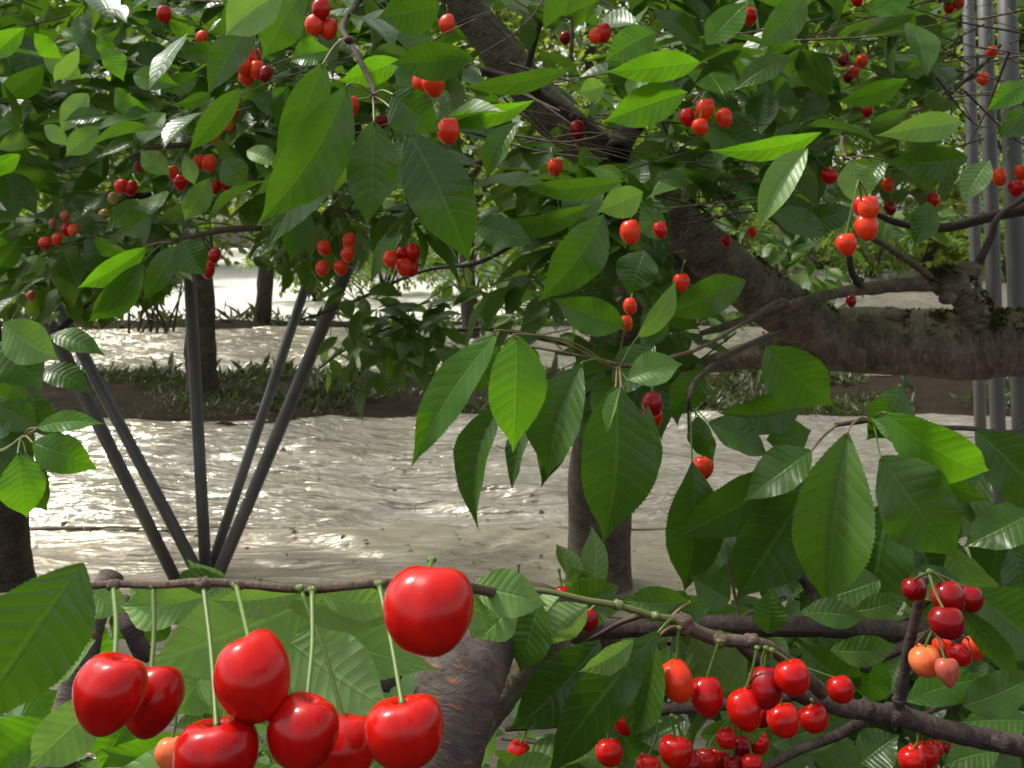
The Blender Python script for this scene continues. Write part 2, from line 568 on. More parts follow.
# ------------------------------------------------------------------ cherries
PROF = {  # (radius, height) from the stalk pit down to the tip
    'heart': [(0, .72), (.12, .78), (.27, .88), (.48, .91), (.73, .79), (.92, .53), (1.02, .20), (1.0, -.12), (.87, -.47), (.65, -.79), (.40, -1.02), (.18, -1.13), (0, -1.16)],
    'egg': [(0, .92), (.10, .97), (.25, 1.05), (.45, 1.05), (.69, .89), (.89, .58), (1.0, .20), (.99, -.18), (.87, -.55), (.67, -.85), (.42, -1.07), (.20, -1.17), (0, -1.19)],
    'round': [(0, .66), (.12, .72), (.28, .84), (.50, .86), (.76, .71), (.95, .43), (1.03, .10), (1.0, -.20), (.88, -.52), (.68, -.78), (.42, -.95), (.18, -1.0), (0, -1.0)],
    'flat': [(0, .48), (.14, .58), (.34, .75), (.58, .78), (.84, .64), (1.01, .38), (1.06, .08), (1.02, -.24), (.88, -.54), (.66, -.78), (.40, -.92), (.18, -.95), (0, -.94)],
    'point': [(0, .82), (.14, .90), (.32, 1.02), (.55, 1.03), (.80, .85), (.98, .50), (1.02, .15), (.95, -.20), (.78, -.58), (.55, -.92), (.30, -1.20), (.10, -1.36), (0, -1.40)],
}


def cherry_mesh(kind, nu, nv):
    p = np.array(PROF[kind], float)
    p = np.vstack([p[1] * [-1, 1], p, p[-2] * [-1, 1]])
    out = []
    for i in range(1, len(p) - 2):
        a, b, c, d = p[i - 1:i + 3]
        k = max(1, nv // 12)
        for t in np.linspace(0, 1, k, endpoint=False):
            out.append(.5 * ((2 * b) + (c - a) * t + (2 * a - 5 * b + 4 * c - d) * t * t + (-a + 3 * b - 3 * c + d) * t ** 3))
    out.append(p[-2])
    V, Fc = [], []
    for r, z in out:
        top = max(0.0, min(1.0, (z + .2) / 1.0))
        for j in range(nu):
            ph = 2 * math.pi * j / nu
            groove = math.exp(-((math.atan2(math.sin(ph + math.pi / 2), math.cos(ph + math.pi / 2))) / .22) ** 2)
            rr = max(r, 0) * (1 - .035 * groove) * (1 + .02 * math.cos(3 * ph + .6))
            V.append([rr * math.cos(ph) * 1.03 + .05 * z * z, rr * math.sin(ph) * .95, z + .06 * math.cos(2 * ph) * top * min(r, 1) * (1.0 if r > .2 else r * 5) + .03 * math.cos(ph) * top])
    n = len(out)
    for i in range(n - 1):
        for j in range(nu):
            a, b = i * nu + j, i * nu + (j + 1) % nu
            Fc.append((a, a + nu, b + nu, b))
    me = bpy.data.meshes.new('fruit')
    me.from_pydata(V, [], Fc)
    me.validate()
    me.polygons.foreach_set('use_smooth', np.ones(len(me.polygons), bool))
    me.materials.append(M['cherry'])
    return me


SHAPES = {}
KEEP = []            # what the sparse shoots in front should leave in view: (column, row, radius, distance)
for key in PROF:
    SHAPES[key, 1] = cherry_mesh(key, 48, 48)
    SHAPES[key, 0] = cherry_mesh(key, 20, 24)


def cherry(px, py, r, label, group, d=None, size=.0112, shape='round', mat='cherry', top=None, topd=None, near=False, tilt=(0, 0), spin=None, stalk=.0009):
    d = d if d else size * F / r
    rad = r * d / F
    c = P(px, py, d)
    KEEP.append((px, py, r, d))
    root = thing('cherry', label, 'cherry', c, group)
    f = bpy.data.objects.new('fruit', SHAPES[shape, 1 if near else 0])
    COL.objects.link(f)
    f.parent = root
    f.scale = (rad, rad, rad * (1 if near else 1.1))
    f.rotation_euler = (math.radians(tilt[0]), math.radians(tilt[1]), random.uniform(-.7, .7) if spin is None else math.radians(spin))
    f.material_slots[0].link = 'OBJECT'
    f.material_slots[0].material = M[mat]
    mb = MB()
    if top is None:
        top = (px + random.uniform(-3, 3), py - r * random.uniform(2.6, 4.2))
    tp = P(*top, topd if topd else d + .004)
    cup = c + np.array([math.sin(math.radians(tilt[1])), -math.sin(math.radians(tilt[0])), 1]) * rad * .60
    mid = (tp + cup) / 2 + np.array([random.uniform(-1, 1), random.uniform(-1, 1), 0]) * rad * .18
    mb.tube([cup, cup * .75 + mid * .25, mid, tp], [stalk * 1.25, stalk, stalk, stalk * 1.2], 8 if near else 5, sub=6 if near else 3)
    if near:
        mb.knob(tp, stalk * 2.2, 3, (1, 1, .8))
    mb.build('stalk', M['stem'], root)
    return root


# ------------------------------------------------------------------ ground
def vnoise(x, y, seed):
    r = np.random.default_rng(seed)
    g = r.uniform(-1, 1, (256, 256))
    xi, yi = np.floor(x).astype(int), np.floor(y).astype(int)
    fx, fy = x - xi, y - yi
    fx, fy = fx * fx * (3 - 2 * fx), fy * fy * (3 - 2 * fy)
    a, b = g[xi % 256, yi % 256], g[(xi + 1) % 256, yi % 256]
    c, d = g[xi % 256, (yi + 1) % 256], g[(xi + 1) % 256, (yi + 1) % 256]
    return (a * (1 - fx) + b * fx) * (1 - fy) + (c * (1 - fx) + d * fx) * fy


def grid_sheet(name, x0, x1, y0, y1, nx, ny, zf, mat, edge=None):
    xs, ys = np.linspace(x0, x1, nx + 1), np.linspace(0, 1, ny + 1)
    X, T = np.meshgrid(xs, ys, indexing='ij')
    lo = y0 + (edge(X, 0) if edge else 0)
    hi = y1 + (edge(X, 1) if edge else 0)
    Y = lo + (hi - lo) * T
    Z = zf(X, Y, T)
    i, j = np.meshgrid(np.arange(nx), np.arange(ny), indexing='ij')
    a = (i * (ny + 1) + j).ravel()
    q = np.stack([a, a + ny + 1, a + ny + 2, a + 1], 1)
    V = np.stack([X.ravel(), Y.ravel(), Z.ravel()], 1)
    return raw_mesh(name, V, q, V[:, :2].copy(), mat)


def zground(x, y):
    return .02 * vnoise(x * .5, y * .5, 3) + .012 * vnoise(x * 1.7, y * 1.7, 4)


g = grid_sheet('ground', -150, 150, -20, 300, 150, 160, lambda X, Y, T: np.where(np.abs(Y) < 40, -.03, -.03) + 0 * X, M['soil'])
g['kind'] = 'structure'


def wrinkles(amp, seed, slope=.12, fine=1.0):
    def zf(X, Y, T):
        a = X * math.cos(slope) + Y * math.sin(slope)
        b = -X * math.sin(slope) + Y * math.cos(slope)
        warp = .25 * vnoise(a * 1.3, b * 1.3, seed + 9)
        rg = lambda q: 1 - 2 * np.abs(q)
        z = amp * (.75 * rg(vnoise(a * .9 + 50, (b + warp) * 4.5 + 50, seed)) + .55 * rg(vnoise(a * 1.7 + 50, (b + warp) * 10 + 50, seed + 1))
                   + .10 * fine * vnoise(a * 8 + 50, (b + warp) * 28 + 50, seed + 2) + .03 * fine * vnoise(a * 22 + 80, b * 30 + 50, seed + 3))
        z = z + .05 * vnoise(a * .6 + 20, b * .6 + 20, seed + 4)
        fall = np.clip(np.minimum(T, 1 - T) / .04, 0, 1)
        return .035 + z * (.35 + .65 * fall) + .0 * X
    return zf


def wavy(k, seed, flip=0):
    return lambda X, e: k * (vnoise(X * .8 + 40, X * 0 + 3.5 + (abs(1 - e) if flip else e) * 7, seed) + .4 * vnoise(X * 3 + 40, X * 0 + 9.5 + (abs(1 - e) if flip else e) * 7, seed + 1))


def flat_wr(X, Y, T):
    return wrinkles(.022, 31, .1)(X, Y, T) + .03 * np.exp(-((T - 1) / .05) ** 2)


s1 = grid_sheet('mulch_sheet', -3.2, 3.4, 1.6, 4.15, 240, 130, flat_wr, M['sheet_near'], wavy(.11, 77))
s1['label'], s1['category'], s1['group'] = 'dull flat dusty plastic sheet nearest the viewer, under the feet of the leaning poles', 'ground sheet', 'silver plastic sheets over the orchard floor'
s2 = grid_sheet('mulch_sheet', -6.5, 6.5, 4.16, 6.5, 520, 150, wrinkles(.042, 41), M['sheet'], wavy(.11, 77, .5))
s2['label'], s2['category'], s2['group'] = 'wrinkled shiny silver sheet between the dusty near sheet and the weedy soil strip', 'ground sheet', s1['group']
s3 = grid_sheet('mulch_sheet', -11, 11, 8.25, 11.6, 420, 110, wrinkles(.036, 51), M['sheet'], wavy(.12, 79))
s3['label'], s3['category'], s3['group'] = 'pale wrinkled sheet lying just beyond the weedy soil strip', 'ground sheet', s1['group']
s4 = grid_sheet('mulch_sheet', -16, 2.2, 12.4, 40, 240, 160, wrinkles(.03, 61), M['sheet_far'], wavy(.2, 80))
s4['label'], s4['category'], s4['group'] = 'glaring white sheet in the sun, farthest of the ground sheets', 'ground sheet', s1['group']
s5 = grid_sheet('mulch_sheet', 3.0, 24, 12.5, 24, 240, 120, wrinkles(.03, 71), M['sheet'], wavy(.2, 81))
s5['label'], s5['category'], s5['group'] = 'greenish grey sheet far back on the right, beyond the mossy horizontal limb', 'ground sheet', s1['group']

# the overlap seam of the near sheet: a loose folded hem
mb = MB()
xs = np.linspace(-3.2, 3.4, 60)
yy = 4.15 + wavy(.11, 77)(xs, 1)
mb.tube(np.stack([xs, yy, .062 + .012 * np.sin(xs * 3)], 1), [.011] * 60, 6, rough=.3, sub=2)
mb.build('hem', M['sheet_near'])
bpy.data.objects['hem'].parent = s1

# weedy strips between the sheets
def weeds(name, label, x0, x1, y0, y1, n, hmax):
    th = thing(name, label, 'weed strip', (0, (y0 + y1) / 2, 0))
    return th


def soil_bank(x0, x1, y0, y1, label_unused=None):
    def zf(X, Y, T):
        return .05 * np.sin(np.pi * T) + .035 * vnoise(X * 3 + 30, Y * 3 + 30, 91) * np.sin(np.pi * T) + .02 * vnoise(X * 11 + 30, Y * 11, 92) + .02
    o = grid_sheet('soil_bank', x0, x1, y0, y1, 260, 40, zf, M['soil'], wavy(.1, 95))
    o['kind'] = 'structure'


soil_bank(-9, 9, 6.45, 8.4)
soil_bank(-16, 16, 11.55, 12.5)


def grass(x0, x1, y0, y1, n, h0, h1, name='grass'):
    B = np.stack([rng.uniform(x0, x1, n), rng.uniform(y0, y1, n), np.full(n, .02)], 1)
    if y1 - y0 < 3:
        B[:, 2] = .03 + .055 * np.sin(np.pi * (B[:, 1] - y0) / (y1 - y0))
    keep = vnoise(B[:, 0] * 2.2 + 30, B[:, 1] * 2.2 + 30, 15) > -.12
    B = B[keep]
    n = len(B)
    A = np.stack([rng.normal(0, 1.1, n), rng.normal(0, 1.1, n), np.ones(n)], 1)
    A /= np.linalg.norm(A, axis=1)[:, None]
    s = np.cross(A, rng.normal(0, 1, (n, 3)))
    s /= np.linalg.norm(s, axis=1)[:, None]
    Ln = rng.gamma(2.0, (h1 - h0) * .3, n) + h0 * .6
    Ln *= 1 + .8 * vnoise(B[:, 0] * 1.3 + 30, B[:, 1] * 2 + 30, 19)
    o = leaves(name, B, A, s, Ln, Ln * rng.uniform(.06, .26, n), rng.uniform(-.2, .2, n), np.full(n, .2), M['grass'], None, 4, 2, rnd=rng.uniform(0, 1, n))
    o['kind'] = 'stuff'
    return o


grass(-5.5, 6, 6.5, 8.35, 30000, .03, .10)
grass(-9, 9, 11.6, 12.5, 2600, .08, .24)
grass(-.2, .25, 3.75, 3.95, 14, .04, .09)

grass(2.6, 34, 24.2, 60, 16000, .12, .4, 'tall_grass')

# fallen bits on the sheets
n = 1500
B = np.stack([rng.uniform(-4, 4, n), 2.6 + rng.beta(1.3, 1.6, n) * 4.2, np.full(n, .075)], 1)
A = np.stack([rng.normal(0, 1, n), rng.normal(0, 1, n), rng.normal(0, .15, n)], 1)
A /= np.linalg.norm(A, axis=1)[:, None]
Nn = np.tile([0, 0, 1.0], (n, 1)) + rng.normal(0, .3, (n, 3))
Nn -= A * np.sum(Nn * A, 1)[:, None]
Nn /= np.linalg.norm(Nn, axis=1)[:, None]
Ln = rng.gamma(2.0, .006, n) + .004
o = leaves('fallen_leaves', B, A, Nn, Ln, Ln * rng.uniform(.25, .8, n), rng.uniform(0, .3, n), rng.uniform(0, .6, n), M['debris'], None, 4, 2)
o['kind'] = 'stuff'

# ------------------------------------------------------------------ poles
def pole(p0, p1, rad, label, group, clamp=None):
    root = thing('steel_pole', label, 'pole', p0, group)
    mb = MB()
    mb.tube([p0, p1], [rad, rad], 16, sub=4)
    mb.build('tube', M['pole'], root)
    mb = MB()
    q = p0 + (p1 - p0) * .008
    mb.tube([p0 - (p1 - p0) * .002, q], [rad * 1.04, rad * 1.04], 16, sub=1)
    mb.build('foot_sleeve', M['pole'], root)
    if clamp:
        a = p0 + (p1 - p0) * clamp
        b = p0 + (p1 - p0) * (clamp + .012)
        mb = MB()
        mb.tube([a, b], [rad * 1.22, rad * 1.22], 16, sub=1)
        mb.knob(a + np.array([rad * 1.3, -rad * .6, .01]), rad * .35, 2)
        mb.build('clamp', M['pole'], root)
    return root


gl = 'grey steel props fanning out from one foot'
def ground_at(px, d):
    q = P(px, 0, d)
    q[2] = .03
    return q


def ext(a, b, k):
    return a + (b - a) * k


A0 = lambda px, d: ground_at(px, d)
pole(A0(176, 3.62), ext(A0(176, 3.62), P(37, 300, 3.2), 1.5), .0235, 'lowest leaning grey pole of the fan, farthest left, passing behind the left leaves', gl)
pole(A0(203, 3.60), ext(A0(203, 3.60), P(62, 315, 3.75), 1.5), .0235, 'left-leaning grey pole just right of the outermost one in the fan', gl)
pole(A0(206, 3.66), ext(A0(206, 3.66), P(186, 210, 3.7), 1.25), .024, 'upright grey pole in the middle of the fan, in front of a dark trunk', gl)
pole(A0(210, 3.72), ext(A0(210, 3.72), P(296, 315, 4.0), 1.5), .0215, 'right-leaning grey pole, thinner and more upright of the right pair', gl)
pole(A0(214, 3.58), ext(A0(214, 3.58), P(318, 338, 3.4), 1.5), .025, 'right-leaning grey pole, thicker and more slanted of the right pair', gl)
gr = 'upright grey steel posts at the right edge'
pole(A0(983, 4.4), ext(A0(983, 4.4), P(968, 0, 4.4), 1.15), .027, 'thin pale grey upright post, leftmost of the three at the right edge', gr)
pole(A0(1003, 3.5), ext(A0(1003, 3.5), P(985, 0, 3.5), 1.15), .0275, 'middle grey upright post of the three at the right edge', gr)
pole(A0(1029, 3.1), ext(A0(1029, 3.1), P(1007, 0, 3.1), 1.15), .031, 'broad grey upright post, rightmost and nearest of the three at the right edge', gr)

# ------------------------------------------------------------------ the main cherry tree
mt = thing('cherry_tree', 'near cherry tree with the thick mossy horizontal limb and a diagonal bough', 'tree', ground_at(598, 3.5))
mb = MB()
mb.tube([ground_at(598, 3.5) - [0, 0, .05], P(597, 575, 3.5), P(599, 520, 3.46), P(601, 450, 3.36), P(612, 375, 3.15), P(645, 300, 2.88), P(690, 240, 2.62)],
        [.15, .122, .120, .116, .110, .10, .09], 22, rough=.05, sub=10, seed=1)
mb.build('trunk', M['bark_trunk'], mt)
mb = MB()
mb.tube([P(640, 377, 2.95), P(700, 366, 2.9), P(760, 353, 2.82), P(800, 346, 2.76), P(840, 342, 2.7), P(900, 342, 2.62), P(960, 346, 2.56), P(1010, 344, 2.5), P(1075, 342, 2.44)],
        [.016, .024, .05, .08, .094, .095, .098, .094, .09], 24, rough=.055, sub=12, seed=2)
for (x, y, r) in ((895, 316, .020), (930, 315, .016), (864, 318, .014), (1003, 318, .022), (985, 372, .018), (880, 366, .014)):
    mb.knob(P(x, y, 2.58), r * 1.3, int(x), (1.2, 1, .7))
mb.build('limb', M['bark'], mt)
mb = MB()
mb.tube([P(842, 345, 2.72), P(780, 308, 2.66), P(720, 262, 2.6), P(670, 215, 2.55), P(610, 165, 2.5), P(548, 112, 2.45), P(500, 50, 2.4), P(462, 0, 2.36), P(425, -60, 2.3)],
        [.080, .080, .076, .072, .067, .060, .052, .046, .042], 20, rough=.06, sub=9, seed=3)
mb.build('limb', M['bark'], mt)


def branch(root, pts, radii, mat='twig_dark', name='branch', sides=10, rough=.06, sub=6, knobs=()):
    mb = MB()
    mb.tube([P(*p) for p in pts], radii, sides, rough=rough, sub=sub, seed=int(pts[0][0]))
    for (x, y, d, r) in knobs:
        mb.knob(P(x, y, d), r, int(x * 3 + y), (1.1, 1, .85))
    return mb.build(name, M[mat], root)


branch(mt, [(462, 66, 2.05), (500, 76, 2.05), (535, 92, 2.05), (570, 115, 2.05), (604, 142, 2.06), (622, 155, 2.1)], [.009, .011, .013, .015, .017, .018], 'twig_dark',
       knobs=((532, 90, 2.04, .018), (575, 118, 2.04, .016)))
branch(mt, [(527, 70, 2.0), (535, 38, 1.98), (548, -5, 1.95)], [.009, .008, .007], 'twig_dark')
mb = MB()                                            # sawn stub
mb.tube([P(628, 122, 2.15), P(622, 138, 2.1), P(617, 152, 2.02)], [.030, .030, .026], 14, rough=.10, sub=5, seed=4)
mb.knob(P(630, 124, 2.14), .026, 5, (1, .9, .9), .3)
mb.build('stub', M['bark_dark'], mt)
mb = MB()
mb.tube([P(616.8, 151.5, 2.012), P(616.6, 152.2, 1.998)], [.020, .019], 14, sub=1)
mb.build('hollow_shade', M['cavity_shade'], mt)  # black disc painted as the shade inside the hollow end
branch(mt, [(560, 150, 2.4), (520, 155, 2.3), (490, 160, 2.2), (455, 168, 2.1)], [.016, .012, .009, .006], 'twig')
# pale side branch above the thick limb, ending in a mossy knuckle
branch(mt, [(700, 334, 2.4), (742, 321, 2.4), (790, 306, 2.4), (845, 291, 2.42), (895, 286, 2.45), (938, 284, 2.48), (965, 300, 2.5), (985, 335, 2.5), (1010, 350, 2.48)],
       [.008, .011, .013, .016, .020, .024, .036, .038, .04], 'bark', sides=14, rough=.1,
       knobs=((950, 283, 2.48, .046), (966, 272, 2.5, .034), (947, 298, 2.43, .020)))


def moss_on(path, rad, n, spread=1.1, seed=3):
    """Short moss blades growing out of the upper side of a limb."""
    path = np.array(path)
    t = rng.uniform(0, len(path) - 1.001, n)
    i = t.astype(int)
    f = (t - i)[:, None]
    c = path[i] * (1 - f) + path[i + 1] * f
    tan = path[i + 1] - path[i]
    tan /= np.linalg.norm(tan, axis=1)[:, None]
    rr = np.array(rad)
    r_ = rr[i] * (1 - f[:, 0]) + rr[i + 1] * f[:, 0]
    up = np.tile([0, 0, 1.0], (n, 1))
    up -= tan * np.sum(up * tan, 1)[:, None]
    up /= np.linalg.norm(up, axis=1)[:, None]
    sd_ = np.cross(tan, up)
    ang = np.clip(rng.normal(0, .55, n), -1.3, 1.3) * spread
    out = up * np.cos(ang)[:, None] + sd_ * np.sin(ang)[:, None]
    keep = vnoise(t * 5.3 + 40, ang * 2.4 + 40, seed) + .5 * vnoise(t * 15 + 40, ang * 7 + 40, seed + 1) > .05
    c, out, tan, r_ = c[keep], out[keep], tan[keep], r_[keep]
    m = len(c)
    B = c + out * (r_ * .96)[:, None]
    A = out * .8 + rng.normal(0, .6, (m, 3))
    A /= np.linalg.norm(A, axis=1)[:, None]
    Nn = rng.normal(0, 1, (m, 3))
    Nn -= A * np.sum(Nn * A, 1)[:, None]
    Nn /= np.linalg.norm(Nn, axis=1)[:, None]
    Ln = rng.uniform(.006, .017, m)
    o = leaves('moss', B, A, Nn, Ln, Ln * .5, rng.uniform(-.2, .2, m), np.full(m, .2), M['moss_blade'], mt, 2, 2)
    o['kind'] = 'stuff'


moss_on([P(770, 346, 2.82), P(840, 342, 2.7), P(900, 342, 2.62), P(960, 346, 2.56), P(1010, 344, 2.5), P(1075, 342, 2.44)], [.085, .094, .095, .098, .094, .09], 9000, 1.0, 3)
moss_on([P(842, 345, 2.72), P(780, 308, 2.66), P(720, 262, 2.6), P(670, 215, 2.55), P(610, 165, 2.5)], [.080, .080, .076, .072, .067], 4200, .9, 7)
moss_on([P(925, 285, 2.47), P(950, 282, 2.48), P(968, 290, 2.5), P(985, 325, 2.5), P(1005, 345, 2.48)], [.026, .046, .040, .038, .04], 3600, 1.6, 11)
branch(mt, [(861, 288, 2.42), (852, 272, 2.40), (849, 250, 2.38), (849, 235, 2.37)], [.010, .009, .008, .006], 'twig_dark', knobs=((858, 281, 2.42, .013),))
branch(mt, [(935, 280, 2.46), (910, 262, 2.42), (882, 244, 2.38), (860, 232, 2.34)], [.010, .009, .008, .006], 'twig')
branch(mt, [(812, 318, 2.42), (805, 330, 2.42), (800, 345, 2.5)], [.008, .008, .006], 'twig')
branch(mt, [(975, 270, 2.5), (990, 240, 2.5), (1000, 215, 2.5), (1040, 190, 2.5)], [.012, .01, .008, .007], 'twig_dark')
branch(mt, [(1030, 208, 2.6), (985, 218, 2.6), (940, 228, 2.6), (895, 222, 2.6), (850, 200, 2.6)], [.018, .016, .014, .010, .006], 'twig_dark')
branch(mt, [(830, 30, 2.3), (842, 48, 2.28), (852, 66, 2.26), (862, 92, 2.26)], [.008, .007, .006, .004], 'twig_dark')
branch(mt, [(1000, 45, 2.4), (985, 62, 2.4), (960, 85, 2.4), (945, 100, 2.4)], [.006, .006, .005, .004], 'twig_dark')
branch(mt, [(978, 75, 2.5), (950, 88, 2.5), (938, 100, 2.5)], [.005, .005, .004], 'twig_dark')
branch(mt, [(690, 0, 2.2), (700, 30, 2.2), (708, 60, 2.2), (706, 92, 2.2)], [.014, .012, .012, .010], 'twig_dark', knobs=((706, 70, 2.2, .016), (706, 88, 2.2, .014), (710, 50, 2.2, .014)))
branch(mt, [(720, 78, 2.25), (722, 52, 2.2), (740, 35, 2.2), (770, 28, 2.2)], [.011, .010, .010, .008], 'twig_dark')
branch(mt, [(572, -5, 2.3), (572, 30, 2.3), (571, 60, 2.3), (572, 80, 2.3)], [.007, .007, .006, .006], 'twig')
branch(mt, [(520, 345, .95), (560, 352, .95), (600, 360, .96), (628, 366, .97), (660, 360, 1.02), (700, 348, 1.1), (745, 322, 1.3), (780, 300, 1.7), (790, 306, 2.4)],
       [.0012, .0014, .0018, .0022, .0024, .0026, .0028, .004, .008], 'twig')
branch(mt, [(690, 440, 1.0), (689, 410, 1.0), (690, 395, 1.0), (700, 376, 1.1), (735, 352, 1.5), (785, 330, 2.6)], [.0022, .0024, .0026, .0028, .004, .006], 'twig_dark')
branch(mt, [(835, 425, .92), (872, 420, .93), (884, 422, .95), (960, 428, 1.1), (1030, 420, 1.5), (1060, 345, 2.4)], [.0022, .0030, .0030, .003, .004, .008], 'twig_dark')

# big leaves of the main tree (base, tip, width, distance)
NL = lambda *a, **k: near_leaf(mt, *a, **k)
# hanging group in the middle
S1 = (618, 372)
NL((500, 330), (411, 468), 46, .86, roll=25, mat='leaf_glow', spur=S1, spd=.96, arch=.05, tone=.1, fold=.2)
NL((517, 334), (513, 453), 58, .80, roll=-8, mat='leaf_glow', spur=S1, spd=.96, arch=.07, tone=1.0, fold=.2)
NL((583, 362), (548, 478), 62, .84, roll=22, mat='leaf', spur=S1, spd=.96, tone=.45, fold=.28)
NL((616, 384), (603, 544), 78, .80, roll=-12, mat='leaf', spur=S1, spd=.96, tone=.25, fold=.12, arch=.05)
NL((621, 386), (607, 434), 17, .785, roll=40, mat='leaf_pale', spur=S1, spd=.96, tone=.2, fold=.8)
NL((648, 405), (622, 522), 48, .88, roll=-45, mat='leaf', tone=.1)
NL((506, 398), (479, 532), 46, .90, roll=38, mat='leaf', spur=(530, 350), spd=.98, tone=.35, sway=-.09, fold=.35)
NL((540, 395), (512, 492), 30, .95, roll=50, mat='leaf', tone=.2)
NL((556, 400), (541, 488), 40, .93, roll=-30, mat='leaf', tone=.1)
NL((500, 345), (455, 392), 34, .98, roll=-30, mat='leaf', tone=.1)
NL((627, 380), (683, 364), 36, .92, roll=-20, mat='leaf_pale', spur=S1, spd=.96, tone=.3, fold=.3)
NL((625, 326), (552, 298), 40, .92, roll=-15, mat='leaf', spur=S1, spd=.96, tone=.75, fold=.2)
NL((637, 338), (676, 278), 28, .95, roll=40, mat='leaf_pale', spur=S1, spd=.96, tone=.2, fold=.45)
NL((746, 280), (660, 316), 40, .98, roll=-18, mat='leaf', tone=.35)
NL((604, 214), (537, 302), 52, .90, roll=-20, mat='leaf', tone=.05, fold=.1)
NL((644, 250), (628, 296), 42, .93, roll=10, mat='leaf', tone=.08, fold=.1, arch=.12)
NL((643, 192), (596, 212), 34, 1.0, roll=-20, mat='leaf_pale', tone=.1, arch=.08)
NL((660, 240), (640, 205), 30, 1.05, roll=20, mat='leaf', tone=.5)
NL((625, 180), (520, 186), 26, .98, roll=-25, mat='leaf', tone=.9, arch=.1)
NL((590, 205), (480, 222), 28, 1.05, roll=-35, mat='leaf', tone=.6)
NL((600, 180), (570, 238), 40, 1.1, roll=20, mat='leaf', tone=.2)
NL((665, 300), (700, 330), 34, 1.15, roll=30, mat='leaf', tone=.3)
NL((690, 185), (655, 180), 20, 1.2, roll=30, mat='leaf', tone=.5)
NL((655, 345), (610, 400), 44, 1.1, roll=30, mat='leaf', tone=.05)
NL((700, 370), (668, 420), 40, 1.15, roll=-30, mat='leaf', tone=.1)
# under the limb
S2 = (690, 408)
NL((766, 346), (834, 406), 62, .92, roll=20, mat='leaf', tone=.7, fold=.15, arch=.09)
NL((803, 404), (717, 412), 44, .97, roll=-22, mat='leaf', tone=.15)
NL((708, 422), (770, 458), 38, .95, roll=-30, mat='leaf', spur=S2, spd=1.0, tone=.3)
NL((698, 415), (714, 462), 30, 1.0, roll=30, mat='leaf', spur=S2, spd=1.0, tone=.4)
NL((766, 440), (812, 430), 36, .98, roll=10, mat='leaf', tone=.75)
NL((812, 450), (742, 502), 44, .90, roll=15, mat='leaf', tone=.75, spur=(838, 424), spd=.92, fold=.2)
NL((806, 458), (668, 540), 52, .93, roll=-25, mat='leaf', tone=.5, spur=(838, 424), spd=.92, arch=.12)
NL((692, 460), (684, 592), 58, .96, roll=-15, mat='leaf', tone=.3, spur=S2, spd=1.0)
NL((744, 500), (704, 585), 44, .98, roll=25, mat='leaf', tone=.4)
# fan of leaves lower right
S3 = (872, 424)
NL((848, 430), (826, 612), 76, .80, roll=5, mat='leaf', spur=S3, spd=.93, tone=.85, fold=.28, arch=.07)
NL((880, 456), (958, 560), 80, .84, roll=-15, mat='leaf', spur=S3, spd=.93, tone=.75, fold=.15, arch=.08)
NL((884, 412), (990, 470), 58, .88, roll=20, mat='leaf_glow', spur=S3, spd=.93, tone=.5, fold=.1, arch=.24)
NL((900, 385), (866, 440), 50, .93, roll=-30, mat='leaf', spur=S3, spd=.93, tone=.4)
NL((903, 430), (990, 500), 44, .90, roll=38, mat='leaf', spur=S3, spd=.93, tone=.25, arch=.16, fold=.4)
NL((975, 430), (1050, 512), 66, .92, roll=-10, mat='leaf', tone=.3)
NL((908, 440), (870, 418), 26, .91, roll=20, mat='leaf_pale', tone=.2)
NL((806, 492), (736, 602), 74, .90, roll=-20, mat='leaf', tone=.3)
NL((890, 500), (868, 620), 74, .97, roll=10, mat='leaf', tone=.05)
NL((905, 520), (948, 624), 78, .99, roll=-20, mat='leaf', tone=.02)
NL((1040, 510), (962, 548), 44, .98, roll=15, mat='leaf', tone=.55)
NL((950, 545), (1000, 612), 46, .95, roll=30, mat='leaf_pale', tone=.1)
NL((1010, 545), (1020, 610), 46, 1.0, roll=-25, mat='leaf', tone=.3)
NL((946, 505), (976, 520), 24, 1.05, roll=-40, mat='leaf', tone=.3)
NL((790, 540), (764, 610), 60, 1.05, roll=20, mat='leaf', tone=.12)
NL((800, 470), (772, 575), 62, 1.02, roll=-15, mat='leaf', tone=.2)
NL((860, 520), (800, 612), 70, 1.03, roll=15, mat='leaf', tone=.5)
NL((930, 470), (918, 580), 60, 1.02, roll=-20, mat='leaf', tone=.15)
NL((985, 470), (950, 545), 50, 1.06, roll=20, mat='leaf', tone=.4)
NL((1000, 500), (985, 590), 58, 1.08, roll=-10, mat='leaf', tone=.3)
NL((760, 470), (728, 540), 46, 1.05, roll=20, mat='leaf', tone=.2)
NL((720, 500), (742, 596), 54, 1.08, roll=-20, mat='leaf', tone=.3)
# upper right
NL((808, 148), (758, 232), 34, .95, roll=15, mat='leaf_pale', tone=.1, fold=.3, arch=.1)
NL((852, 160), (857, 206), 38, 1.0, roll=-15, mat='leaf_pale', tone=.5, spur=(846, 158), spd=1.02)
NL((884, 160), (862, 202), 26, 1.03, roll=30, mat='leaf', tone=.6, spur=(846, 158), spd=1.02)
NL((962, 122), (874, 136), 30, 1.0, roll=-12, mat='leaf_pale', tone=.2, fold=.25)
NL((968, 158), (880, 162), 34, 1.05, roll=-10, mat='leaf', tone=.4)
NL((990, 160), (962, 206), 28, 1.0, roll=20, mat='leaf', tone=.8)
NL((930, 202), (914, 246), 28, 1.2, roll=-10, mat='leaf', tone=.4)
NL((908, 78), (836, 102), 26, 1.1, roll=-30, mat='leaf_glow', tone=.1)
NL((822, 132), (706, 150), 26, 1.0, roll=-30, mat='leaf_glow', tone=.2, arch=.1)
NL((790, 56), (732, 92), 26, 1.1, roll=15, mat='leaf', tone=.7)
